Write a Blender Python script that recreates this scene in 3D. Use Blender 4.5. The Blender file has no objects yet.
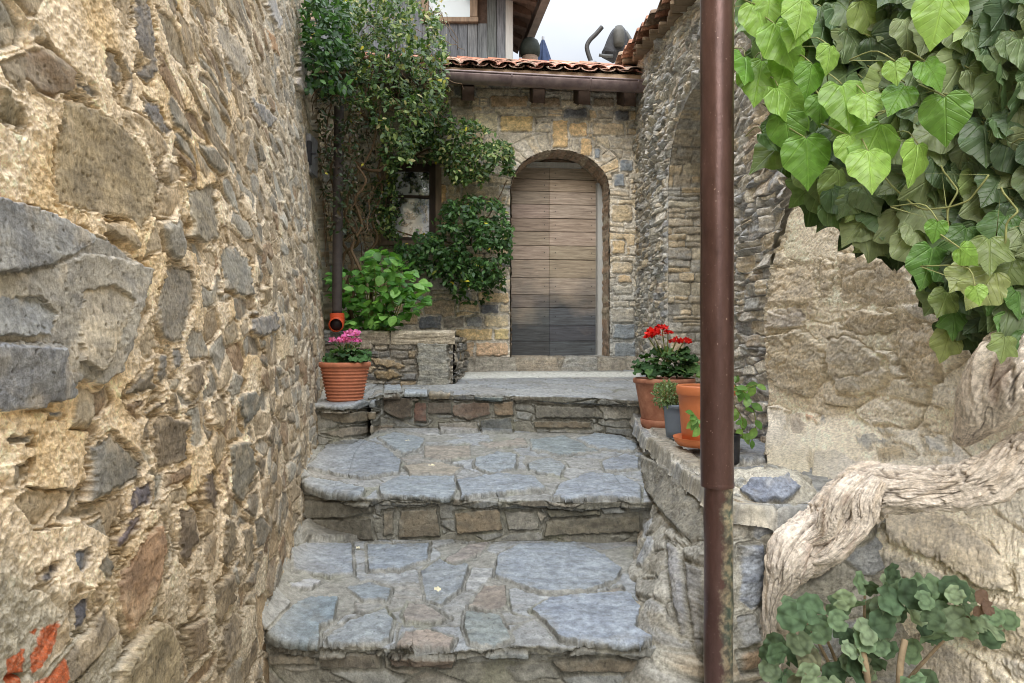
import bpy, bmesh, math, random
import numpy as np
from mathutils import Vector, Matrix
random.seed(7)
R_ = math.radians
E = 1.6            # eye height above the ground
F = 683.0          # focal length in pixels
# ------------------------------------------------------------------ camera, world, sun, exposure
scn = bpy.context.scene
cd = bpy.data.cameras.new('camera'); cam = bpy.data.objects.new('camera', cd)
scn.collection.objects.link(cam)
cam.location = (0, 0, E); cam.rotation_euler = (R_(90), 0, 0)
cd.sensor_width = 36.0; cd.lens = 36.0 * F / 1024.0; cd.clip_start = .02; cd.clip_end = 900
scn.camera = cam
world = bpy.data.worlds.new('World'); scn.world = world; world.use_nodes = True
SUN_EL, SUN_AZ = R_(37), R_(188)      # azimuth measured clockwise from +Y
wn = world.node_tree.nodes; wl = world.node_tree.links
bg = wn['Background']; bg.inputs['Strength'].default_value = .105
sky = wn.new('ShaderNodeTexSky'); sky.sky_type = 'NISHITA'; sky.sun_disc = False
sky.sun_elevation = SUN_EL; sky.sun_rotation = SUN_AZ
sky.air_density = 1.0; sky.dust_density = 3.0
hs = wn.new('ShaderNodeHueSaturation'); hs.inputs['Saturation'].default_value = .35
wl.new(sky.outputs[0], hs.inputs['Color'])
tc = wn.new('ShaderNodeTexCoord'); cn = wn.new('ShaderNodeTexNoise')
cn.inputs['Scale'].default_value = 2.2; cn.inputs['Detail'].default_value = 6
wl.new(tc.outputs['Generated'], cn.inputs['Vector'])
cr = wn.new('ShaderNodeValToRGB')
cr.color_ramp.elements[0].position = .3; cr.color_ramp.elements[0].color = (5.3, 6.0, 7.0, 1)
cr.color_ramp.elements[1].position = .68; cr.color_ramp.elements[1].color = (8.6, 8.7, 8.9, 1)
wl.new(cn.outputs['Fac'], cr.inputs['Fac'])
mx = wn.new('ShaderNodeMix'); mx.data_type = 'RGBA'; mx.inputs['Factor'].default_value = .8
wl.new(hs.outputs[0], mx.inputs[6]); wl.new(cr.outputs[0], mx.inputs[7])
# overcast sky: brighter overhead than near the horizon
sx_ = wn.new('ShaderNodeSeparateXYZ'); wl.new(tc.outputs['Generated'], sx_.inputs[0])
c0 = wn.new('ShaderNodeClamp'); wl.new(sx_.outputs['Z'], c0.inputs[0])
p2 = wn.new('ShaderNodeMath'); p2.operation = 'POWER'; wl.new(c0.outputs[0], p2.inputs[0]); p2.inputs[1].default_value = 2.0
p3 = wn.new('ShaderNodeMath'); p3.operation = 'MULTIPLY_ADD'; wl.new(p2.outputs[0], p3.inputs[0]); p3.inputs[1].default_value = 3.5; p3.inputs[2].default_value = .10
sc_ = wn.new('ShaderNodeVectorMath'); sc_.operation = 'SCALE'; wl.new(mx.outputs[2], sc_.inputs[0]); wl.new(p3.outputs[0], sc_.inputs['Scale'])
wl.new(sc_.outputs[0], bg.inputs['Color'])
sd = bpy.data.lights.new('sun', 'SUN'); sd.energy = 1.5; sd.angle = R_(50); sd.color = (1, .95, .87)
sun = bpy.data.objects.new('sun', sd); scn.collection.objects.link(sun)
sdir = Vector((math.sin(SUN_AZ)*math.cos(SUN_EL), math.cos(SUN_AZ)*math.cos(SUN_EL), math.sin(SUN_EL)))
sun.rotation_euler = sdir.to_track_quat('Z', 'Y').to_euler(); sun.location = (0, -3, 9)
scn.view_settings.view_transform = 'Standard'; scn.view_settings.look = 'None'
scn.view_settings.gamma = 1; scn.view_settings.exposure = 1.1
scn.render.resolution_x = 1024; scn.render.resolution_y = 683
scn.render.engine = 'CYCLES'; scn.cycles.use_denoising = True; scn.cycles.filter_width = 1.0; scn.cycles.sample_clamp_indirect = 4
COL = scn.collection

# ------------------------------------------------------------------ numeric helpers
def lin(c, k=1.0):
    c = np.asarray(c, float) / 255.0
    return np.where(c <= .04045, c / 12.92, ((c + .055) / 1.055) ** 2.4) * k
_perm = np.random.RandomState(3).permutation(4096)
_g = np.random.RandomState(5).rand(4096) * 2 * np.pi
_gx, _gy = np.cos(_g), np.sin(_g)
def pn(x, y, seed=0):
    x = np.asarray(x, float) + 1000.5 + seed * 17.13; y = np.asarray(y, float) + 1000.5 + seed * 9.71
    xi = np.floor(x).astype(int); yi = np.floor(y).astype(int); fx = x - xi; fy = y - yi
    u = fx*fx*fx*(fx*(fx*6-15)+10); v = fy*fy*fy*(fy*(fy*6-15)+10)
    def g(ix, iy, dx, dy):
        h = _perm[(_perm[(ix + seed*31) & 4095] + iy) & 4095]
        return _gx[h]*dx + _gy[h]*dy
    a = g(xi, yi, fx, fy); b = g(xi+1, yi, fx-1, fy); c = g(xi, yi+1, fx, fy-1); d = g(xi+1, yi+1, fx-1, fy-1)
    return (a + u*(b-a) + v*((c + u*(d-c)) - (a + u*(b-a)))) * 1.4
def fbm(x, y, o=4, seed=0, gain=.5):
    s = 0; a = 1; n = 0
    for k in range(o):
        s = s + a*pn(x*2**k, y*2**k, seed+k); n += a; a *= gain
    return s / n
def bil(x, y, o=4, seed=0):
    s = 0; a = 1; n = 0
    for k in range(o):
        s = s + a*(1-2*np.abs(pn(x*2**k, y*2**k, seed+k))); n += a; a *= .5
    return s / n
def sst(a, b, x):
    t = np.clip((x-a)/(b-a), 0, 1); return t*t*(3-2*t)
def proj(P):
    y = np.maximum(P[..., 1], .05)
    return 512 + F*P[..., 0]/y, 341.5 - F*(P[..., 2]-E)/y
def W(px, py, Y): return Vector(((px-512)/F*Y, Y, E-(py-341.5)/F*Y))
def psdf(pts, x, y):
    """signed distance to a polygon, positive inside"""
    p = np.asarray(pts, float); n = len(p)
    d = np.full(x.shape, 1e9); ins = np.zeros(x.shape, bool)
    for i in range(n):
        a = p[i]; b = p[(i+1) % n]; ex, ey = b-a
        wx = x-a[0]; wy = y-a[1]
        t = np.clip((wx*ex+wy*ey)/(ex*ex+ey*ey+1e-9), 0, 1)
        d = np.minimum(d, (wx-ex*t)**2 + (wy-ey*t)**2)
        c = ((a[1] > y) != (b[1] > y)) & (x < (b[0]-a[0])*(y-a[1])/(b[1]-a[1]+1e-12)+a[0])
        ins ^= c
    d = np.sqrt(d); return np.where(ins, d, -d)
def voro(s, t, ax, ay, seed, jit=.85, ang=0.0):
    c, sn = math.cos(ang), math.sin(ang)
    x = (s*c+t*sn)/ax; y = (-s*sn+t*c)/ay
    xi = np.floor(x).astype(int); yi = np.floor(y).astype(int)
    f1 = np.full(x.shape, 9.); f2 = f1.copy(); idd = np.zeros(x.shape, int); lx = f1*0; ly = f1*0
    for dx in (-1, 0, 1):
        for dy in (-1, 0, 1):
            cx = xi+dx; cy = yi+dy
            h = _perm[(_perm[(cx+seed*57) & 4095]+cy) & 4095]; h2 = _perm[(h+911+seed) & 4095]
            qx = cx+.5+(h/4096-.5)*jit - x; qy = cy+.5+(h2/4096-.5)*jit - y
            d = np.sqrt(qx*qx+qy*qy) * (0.85+.3*(_perm[(h2+7) & 4095]/4096))
            m = d < f1
            f2 = np.where(m, f1, np.minimum(f2, d)); idd = np.where(m, h, idd)
            lx = np.where(m, -qx, lx); ly = np.where(m, -qy, ly); f1 = np.where(m, d, f1)
    return idd, (f2-f1)*.5*min(ax, ay), lx, ly
def coursed(s, t, seed, row=(.06, .13), wid=(.1, .3), split=.3):
    r = np.random.RandomState(seed)
    t0 = t.min()-.3; tb = [t0]
    while tb[-1] < t.max()+.3: tb.append(tb[-1]+r.uniform(*row))
    tb = np.array(tb); ri = np.clip(np.searchsorted(tb, t)-1, 0, len(tb)-2)
    idd = np.zeros(s.shape, int); d = np.zeros(s.shape); lx = np.zeros(s.shape); ly = np.zeros(s.shape)
    base = 0
    for k in range(len(tb)-1):
        sb = [s.min()-.5-r.rand()*.3]
        while sb[-1] < s.max()+.5: sb.append(sb[-1]+r.uniform(*wid)*(1 if r.rand() > .25 else .5))
        sb = np.array(sb); spl = r.rand(len(sb)) < split; sp = r.uniform(.35, .65, len(sb))
        m = ri == k
        if m.any():
            ss = s[m]; tt = t[m]; j = np.clip(np.searchsorted(sb, ss)-1, 0, len(sb)-2)
            a0 = sb[j]; a1 = sb[j+1]; b0 = np.full(ss.shape, tb[k]); b1 = np.full(ss.shape, tb[k+1])
            mid = b0+(b1-b0)*sp[j]; up = tt > mid
            nb0 = np.where(spl[j] & up, mid, b0); nb1 = np.where(spl[j] & ~up, mid, b1)
            hw = (a1-a0)/2; hh = (nb1-nb0)/2; qx = hw-np.abs(ss-(a0+a1)/2); qy = hh-np.abs(tt-(nb0+nb1)/2)
            rr = .45*np.minimum(hw, hh)
            dd = np.where((qx < rr) & (qy < rr), rr-np.hypot(rr-qx, rr-qy), np.minimum(qx, qy))
            d[m] = dd; lx[m] = (ss-(a0+a1)/2)/hw; ly[m] = (tt-(nb0+nb1)/2)/hh
            idd[m] = (base+j*2+(spl[j] & up))
        base += 2*len(sb)+2
    return idd, d, lx, ly

def dress(s, t, lay, px, py, scl, pal, mort, seed=1, joint=.006, bevel=.012, H=.018, tilt=.006,
          polys=(), present=None, surf=.004, mgrain=.003, mscale=40, bed=(14, 60), varc=.16, edge=1.8, mflush=0.0, wob=.35, smear=.4, sat=.78, crev=.009, crev_dark=.5, nz=1.0):
    """turn a stone layout into height, colour and a stone mask"""
    idd, d, lx, ly = [np.array(a) for a in lay]
    idd = idd % 3889
    rng = np.random.RandomState(seed+100); N = 3889+len(polys)
    palc = np.array([lin(p[:3]) for p in pal]); wts = np.array([p[3] for p in pal], float); wts /= wts.sum()
    pick = rng.choice(len(pal), N, p=wts); pick2 = rng.choice(len(pal), N, p=wts)
    base = palc[pick]*rng.uniform(.8, 1.2, (N, 1)); base2 = .5*palc[pick]+.5*palc[pick2]
    hh = rng.uniform(.45, 1.1, N)*H; tx = rng.normal(0, tilt, N); ty = rng.normal(0, tilt, N)
    keep = rng.rand(N); sm = np.ones(N)
    if present is not None: d = np.where(keep[idd] < present, d, -.02)
    ew = edge*fbm(px/7, py/7, 3, seed+40)
    for k, pl_ in enumerate(polys):
        pts, col, hgt = pl_[:3]; over = len(pl_) > 3
        P = np.asarray(pts, float); x0, y0 = P.min(0)-9; x1, y1 = P.max(0)+9
        m = (px > x0) & (px < x1) & (py > y0) & (py < y1)
        if not m.any(): continue
        sd = psdf(P, px[m], py[m]) + ew[m]
        dm = sd*scl[m]; own = dm > (0 if over else -joint*.6)
        dd = d[m]; ii = idd[m]; lxm = lx[m]; lym = ly[m]
        dd = np.where(own, dm+(1.3*joint if over else 0), dd if over else np.minimum(dd, -dm-joint)); ii = np.where(own, 3889+k, ii)
        cx, cy = P.mean(0); hx = np.ptp(P[:, 0])/2+1; hy = np.ptp(P[:, 1])/2+1
        d[m] = dd; idd[m] = ii
        lx[m] = np.where(own, (px[m]-cx)/hx, lxm); ly[m] = np.where(own, -(py[m]-cy)/hy, lym)
        base[3889+k] = lin(col); base2[3889+k] = lin(col)*np.array([.78, .8, .86]); hh[3889+k] = hgt
    d = d + wob*joint*fbm(s*60, t*60, 3, seed+9)
    mask = sst(joint*.25, joint*1.1, d)
    prof = sst(0, 1, np.clip(d/bevel, 0, 1))**.7
    sx, sy = bed
    n1 = fbm(s*sx, t*sy, 4, seed+11); n2 = fbm(s*90, t*90, 3, seed+12)
    off = (idd % 97)*1.37
    strat = fbm(s*sx*.6+off, t*sy+off*3, 3, seed+14)
    ter = np.floor(strat*5)/5*.6+strat*.4
    h = prof*hh[idd] + mask*(tx[idd]*lx+ty[idd]*ly) + mask*surf*(n1+.7*ter*2+.4*n2)
    mn = bil(s*mscale, t*mscale, 4, seed+20)
    h = h + (1-mask)*(mgrain*mn*1.2 + mflush)
    ck = np.exp(-(d/(joint*.55))**2)*sst(-.22, .2, fbm(s*8, t*8, 3, seed+60))
    h = h-crev*ck
    v = fbm(s*7+off, t*12+off, 4, seed+30)
    mixf = sst(-.25, .35, fbm(s*10+off, t*26+off, 4, seed+31))[..., None]
    c = base[idd]*(1-mixf)+base2[idd]*mixf
    c = c*(1+varc*2*v+.5*varc*n2)[..., None]
    mc = lin(mort)*(1+.22*fbm(s*5, t*5, 4, seed+33)+.14*mn)[..., None]
    sm_ = smear*sst(.02, .42, fbm(s*13+5, t*17, 4, seed+51))*sst(.06, .0, d) if smear else 0
    mc2 = (mask*(1-sm_))[..., None]
    c = c*mc2+mc*(1-mc2)
    c = c*(1+nz*(.2*fbm(s*130, t*130, 2, seed+52)+.3*fbm(s*42, t*56, 3, seed+53)+.22*fbm(s*11, t*15, 3, seed+54)))[..., None]
    pt = sst(.34, .5, fbm(s*75, t*75, 2, seed+55))*mask; c = c*(1-.35*pt)[..., None]; h = h-.002*pt
    c = c*(1-crev_dark*ck*.8)[..., None]  # joint grime and crevice shade, both put into the colour
    lum = (c*np.array([.25, .6, .15])).sum(-1, keepdims=True); c = lum+(c-lum)*sat
    return h, np.clip(c, .01, .95), mask

def parent(o, p):
    if p is not None: o.parent = p
def link(name, me, mat, par=None):
    o = bpy.data.objects.new(name, me); COL.objects.link(o)
    if mat: me.materials.append(mat)
    parent(o, par); return o
def tag(o, label=None, cat=None, group=None, kind=None):
    if label: o['label'] = label
    if cat: o['category'] = cat
    if group: o['group'] = group
    if kind: o['kind'] = kind
    return o
def empty(name, loc=(0, 0, 0)):
    o = bpy.data.objects.new(name, None); COL.objects.link(o); o.location = loc; o.empty_display_size = .1
    return o
def thing(name, label, cat, group=None):       # parts are given in world coordinates: the Empty stays at the origin of them
    return tag(empty(name), label, cat, group)
def grid_mesh(name, P, C=None, M=None, keep=None, smooth=True, flip=False):
    nv, nu = P.shape[:2]
    idx = np.arange(nv*nu).reshape(nv, nu)
    q = np.stack([idx[:-1, :-1], idx[:-1, 1:], idx[1:, 1:], idx[1:, :-1]], -1).reshape(-1, 4)
    if flip: q = q[:, ::-1]
    V = P.reshape(-1, 3); Cc = None if C is None else C.reshape(-1, C.shape[-1]); Mm = None if M is None else M.reshape(-1)
    if keep is not None:
        kf = keep.reshape(-1)[q].all(1); q = q[kf]
        used = np.zeros(len(V), bool); used[q.reshape(-1)] = True
        re = np.cumsum(used)-1; q = re[q]; V = V[used]
        if Cc is not None: Cc = Cc[used]
        if Mm is not None: Mm = Mm[used]
    return raw_mesh(name, V, q, Cc, Mm, smooth)
def raw_mesh(name, V, q, C=None, M=None, smooth=True, uv=None):
    me = bpy.data.meshes.new(name); n = q.shape[1]
    me.vertices.add(len(V)); me.vertices.foreach_set('co', np.ascontiguousarray(V, np.float32).ravel())
    me.loops.add(q.size); me.loops.foreach_set('vertex_index', np.ascontiguousarray(q, np.int32).ravel())
    me.polygons.add(len(q)); me.polygons.foreach_set('loop_start', np.arange(0, q.size, n, dtype=np.int32))
    me.polygons.foreach_set('loop_total', np.full(len(q), n, np.int32))
    me.polygons.foreach_set('use_smooth', np.full(len(q), smooth, bool))
    me.update(calc_edges=True)
    if C is not None:
        a = me.color_attributes.new('Col', 'FLOAT_COLOR', 'POINT')
        c4 = np.ones((len(V), 4), np.float32); c4[:, :3] = C; a.data.foreach_set('color', c4.ravel())
    if M is not None:
        a = me.attributes.new('mask', 'FLOAT', 'POINT'); a.data.foreach_set('value', np.ascontiguousarray(M, np.float32))
    if uv is not None:
        u = me.uv_layers.new(name='UVMap'); u.data.foreach_set('uv', np.ascontiguousarray(uv[q.ravel()], np.float32).ravel())
    me.validate(); return me
def normals(P, flip=False):
    du = np.gradient(P, axis=1); dv = np.gradient(P, axis=0)
    n = np.cross(du, dv); n /= (np.linalg.norm(n, axis=-1, keepdims=True)+1e-12)
    return -n if flip else n

# ------------------------------------------------------------------ materials
def mat_new(name):
    m = bpy.data.materials.new(name); m.use_nodes = True
    return m, m.node_tree.nodes, m.node_tree.links, m.node_tree.nodes['Principled BSDF']
def masonry(name, rough=.88, b1=.004, b2=.0015, s1=70, s2=330, spec=.25):
    m, n, l, b = mat_new(name)
    a = n.new('ShaderNodeAttribute'); a.attribute_name = 'Col'
    k = n.new('ShaderNodeAttribute'); k.attribute_name = 'mask'
    t = n.new('ShaderNodeTexCoord')
    n1 = n.new('ShaderNodeTexNoise'); n1.inputs['Scale'].default_value = s1; n1.inputs['Detail'].default_value = 6; n1.inputs['Roughness'].default_value = .65
    n2 = n.new('ShaderNodeTexNoise'); n2.inputs['Scale'].default_value = s2; n2.inputs['Detail'].default_value = 3
    n3 = n.new('ShaderNodeTexVoronoi'); n3.inputs['Scale'].default_value = s2*.45
    for q in (n1, n2, n3): l.new(t.outputs['Object'], q.inputs['Vector'])
    r = n.new('ShaderNodeMapRange'); r.inputs[1].default_value = .3; r.inputs[2].default_value = .7; r.inputs[3].default_value = .6; r.inputs[4].default_value = 1.36
    l.new(n1.outputs['Fac'], r.inputs[0])
    r2 = n.new('ShaderNodeMapRange'); r2.inputs[1].default_value = .3; r2.inputs[2].default_value = .7; r2.inputs[3].default_value = .84; r2.inputs[4].default_value = 1.14
    l.new(n2.outputs['Fac'], r2.inputs[0])
    mm = n.new('ShaderNodeMath'); mm.operation = 'MULTIPLY'; l.new(r.outputs[0], mm.inputs[0]); l.new(r2.outputs[0], mm.inputs[1])
    v = n.new('ShaderNodeVectorMath'); v.operation = 'SCALE'; l.new(a.outputs['Color'], v.inputs[0]); l.new(mm.outputs[0], v.inputs['Scale'])
    l.new(v.outputs[0], b.inputs['Base Color'])
    # grainy mortar, smoother stone
    g = n.new('ShaderNodeMath'); g.operation = 'SUBTRACT'; g.inputs[0].default_value = 1.25; l.new(k.outputs['Fac'], g.inputs[1])
    gm = n.new('ShaderNodeMath'); gm.operation = 'MULTIPLY'; l.new(g.outputs[0], gm.inputs[0]); l.new(n3.outputs['Distance'], gm.inputs[1])
    ad = n.new('ShaderNodeMath'); ad.operation = 'ADD'; l.new(gm.outputs[0], ad.inputs[0]); l.new(n2.outputs['Fac'], ad.inputs[1])
    bp = n.new('ShaderNodeBump'); bp.inputs['Distance'].default_value = b2; bp.inputs['Strength'].default_value = .8; l.new(ad.outputs[0], bp.inputs['Height'])
    bq = n.new('ShaderNodeBump'); bq.inputs['Distance'].default_value = b1; bq.inputs['Strength'].default_value = .7; l.new(n1.outputs['Fac'], bq.inputs['Height'])
    l.new(bq.outputs[0], bp.inputs['Normal']); l.new(bp.outputs[0], b.inputs['Normal'])
    b.inputs['Roughness'].default_value = rough; b.inputs['Specular IOR Level'].default_value = spec
    return m
M_NEAR = masonry('near_masonry', s1=90, s2=420, b1=.004, b2=.0014)
M_FAR = masonry('far_masonry', s1=32, s2=100, b1=.010, b2=.004)
M_SLAB = masonry('slate_paving', rough=.62, s1=38, s2=230, b1=.004, b2=.0016, spec=.4)
M_BARK = masonry('vine_bark', s1=80, s2=350, b1=.004, b2=.0015)

def simple(name, col, rough=.6, metal=0, var=.15, scale=30, bump=.0, spec=.4, stretch=(1, 1, 1), col2=None, k=.9):
    m, n, l, b = mat_new(name)
    t = n.new('ShaderNodeTexCoord'); mp = n.new('ShaderNodeMapping'); mp.inputs['Scale'].default_value = stretch
    ns = n.new('ShaderNodeTexNoise'); ns.inputs['Scale'].default_value = scale; ns.inputs['Detail'].default_value = 6; ns.inputs['Roughness'].default_value = .65
    l.new(t.outputs['Object'], mp.inputs['Vector']); l.new(mp.outputs[0], ns.inputs['Vector'])
    r = n.new('ShaderNodeValToRGB'); c = lin(col, k); c2 = lin(col2, k) if col2 else np.clip(c*(1+var), 0, .95)
    r.color_ramp.elements[0].position = .32; r.color_ramp.elements[0].color = (*(c*(1-var)), 1)
    r.color_ramp.elements[1].position = .68; r.color_ramp.elements[1].color = (*c2, 1)
    l.new(ns.outputs['Fac'], r.inputs['Fac']); l.new(r.outputs[0], b.inputs['Base Color'])
    b.inputs['Roughness'].default_value = rough; b.inputs['Metallic'].default_value = metal; b.inputs['Specular IOR Level'].default_value = spec
    if bump:
        bp = n.new('ShaderNodeBump'); bp.inputs['Distance'].default_value = bump; l.new(ns.outputs['Fac'], bp.inputs['Height']); l.new(bp.outputs[0], b.inputs['Normal'])
    return m
def leaf_mat(name, rough=.45, trans=.3, veins=False, spec=.4):
    m, n, l, b = mat_new(name)
    a = n.new('ShaderNodeAttribute'); a.attribute_name = 'Col'
    col = a.outputs['Color']
    t = n.new('ShaderNodeTexCoord'); ns = n.new('ShaderNodeTexNoise'); ns.inputs['Scale'].default_value = 55; ns.inputs['Detail'].default_value = 4
    l.new(t.outputs['Object'], ns.inputs['Vector'])
    r = n.new('ShaderNodeMapRange'); r.inputs[1].default_value = .3; r.inputs[2].default_value = .7; r.inputs[3].default_value = .8; r.inputs[4].default_value = 1.18
    l.new(ns.outputs['Fac'], r.inputs[0])
    v = n.new('ShaderNodeVectorMath'); v.operation = 'SCALE'; l.new(col, v.inputs[0]); l.new(r.outputs[0], v.inputs['Scale']); col = v.outputs[0]
    if veins:
        uv = n.new('ShaderNodeUVMap'); uv.uv_map = 'UVMap'; sp = n.new('ShaderNodeSeparateXYZ'); l.new(uv.outputs[0], sp.inputs[0])
        def M(op, x, y=None):
            q = n.new('ShaderNodeMath'); q.operation = op
            for i, w in enumerate((x, y)):
                if w is None: continue
                if isinstance(w, (int, float)): q.inputs[i].default_value = w
                else: l.new(w, q.inputs[i])
            return q.outputs[0]
        ax = M('ABSOLUTE', sp.outputs[0]); ang = M('ARCTAN2', ax, M('ADD', sp.outputs[1], .02))
        rad = M('SQRT', M('ADD', M('MULTIPLY', ax, ax), M('MULTIPLY', sp.outputs[1], sp.outputs[1])))
        # main veins fan out from the stalk
        fan = M('ABSOLUTE', M('SUBTRACT', M('FRACT', M('ADD', M('DIVIDE', ang, .72), .5)), .5))
        fw = M('MULTIPLY', fan, M('MULTIPLY', rad, .72))
        f1 = M('SUBTRACT', 1.0, M('MINIMUM', M('DIVIDE', fw, .022), 1.0))
        side = M('ABSOLUTE', M('SUBTRACT', M('FRACT', M('MULTIPLY', M('SUBTRACT', sp.outputs[1], M('MULTIPLY', ax, .75)), 6.5)), .5))
        f2 = M('MULTIPLY', M('SUBTRACT', 1.0, M('MINIMUM', M('DIVIDE', side, .10), 1.0)), .4)
        fv = M('MAXIMUM', f1, f2)
        mixn = n.new('ShaderNodeMix'); mixn.data_type = 'RGBA'
        l.new(M('MULTIPLY', fv, .62), mixn.inputs['Factor']); l.new(col, mixn.inputs[6])
        br = n.new('ShaderNodeVectorMath'); br.operation = 'MULTIPLY_ADD'; l.new(col, br.inputs[0]); br.inputs[1].default_value = (1.5, 1.45, 1.5); br.inputs[2].default_value = (.05, .07, .03)
        l.new(br.outputs[0], mixn.inputs[7]); col = mixn.outputs[2]
        bp = n.new('ShaderNodeBump'); bp.inputs['Distance'].default_value = .0018; bp.invert = True; l.new(M('ADD', fv, M('MULTIPLY', ns.outputs['Fac'], .5)), bp.inputs['Height']); l.new(bp.outputs[0], b.inputs['Normal'])
    l.new(col, b.inputs['Base Color']); b.inputs['Roughness'].default_value = rough; b.inputs['Specular IOR Level'].default_value = spec
    tr = n.new('ShaderNodeBsdfTranslucent'); ms = n.new('ShaderNodeMixShader'); ms.inputs[0].default_value = trans
    tv = n.new('ShaderNodeVectorMath'); tv.operation = 'MULTIPLY'; l.new(col, tv.inputs[0]); tv.inputs[1].default_value = (1.25, 1.3, .6)
    l.new(tv.outputs[0], tr.inputs['Color'])
    out = n['Material Output']; l.new(b.outputs[0], ms.inputs[1]); l.new(tr.outputs[0], ms.inputs[2]); l.new(ms.outputs[0], out.inputs[0])
    return m
M_LEAF = leaf_mat('small_leaf'); M_IVY = leaf_mat('ivy_leaf', .42, .28, True, .5); M_PETAL = leaf_mat('petal', .7, .35)
M_GER = leaf_mat('geranium_leaf', .75, .2, False, .2)
M_TERRA = simple('terracotta', (194, 122, 90), .75, var=.16, scale=22, bump=.0008)
M_TERRA2 = simple('old_terracotta', (170, 108, 84), .8, var=.22, scale=16, bump=.001, col2=(196, 140, 112))
M_ORANGE = simple('orange_plastic', (216, 130, 84), .5, var=.06, scale=12)
M_ROOF = simple('roof_tile', (178, 108, 84), .85, var=.35, scale=14, bump=.003, col2=(206, 150, 122))
M_ROOF2 = simple('weathered_tile', (120, 92, 76), .9, var=.35, scale=10, bump=.004, col2=(160, 130, 108))
M_STEM = simple('twig', (120, 98, 74), .85, var=.25, scale=60)
M_GSTEM = simple('green_stem', (130, 140, 70), .6, var=.2, scale=60)
M_SOIL = simple('soil', (60, 48, 38), .95, var=.4, scale=60, bump=.004)
M_GUT = simple('gutter_metal', (112, 96, 98), .45, metal=.35, var=.15, scale=9, col2=(150, 134, 132))
M_DARKW = simple('dark_timber', (86, 70, 60), .85, var=.35, scale=20, stretch=(1, .2, 1))
M_GREYP = simple('grey_painted_wood', (188, 190, 188), .7, var=.12, scale=30, stretch=(1, 1, .1), bump=.0008)
M_FRAMEW = simple('window_wood', (140, 122, 104), .75, var=.3, scale=30, stretch=(1, 1, .15), bump=.001)
M_FRAMED = simple('dark_window_wood', (70, 58, 50), .7, var=.3, scale=30, stretch=(1, 1, .15), bump=.001)
M_BLACK = simple('dark_plastic', (42, 42, 46), .5, var=.15, scale=20)
M_PLATE = simple('galvanised_plate', (150, 150, 152), .5, metal=.5, var=.2, scale=25)
M_BLUEP = simple('blue_grey_plastic', (128, 142, 160), .55, var=.08, scale=14)

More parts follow.
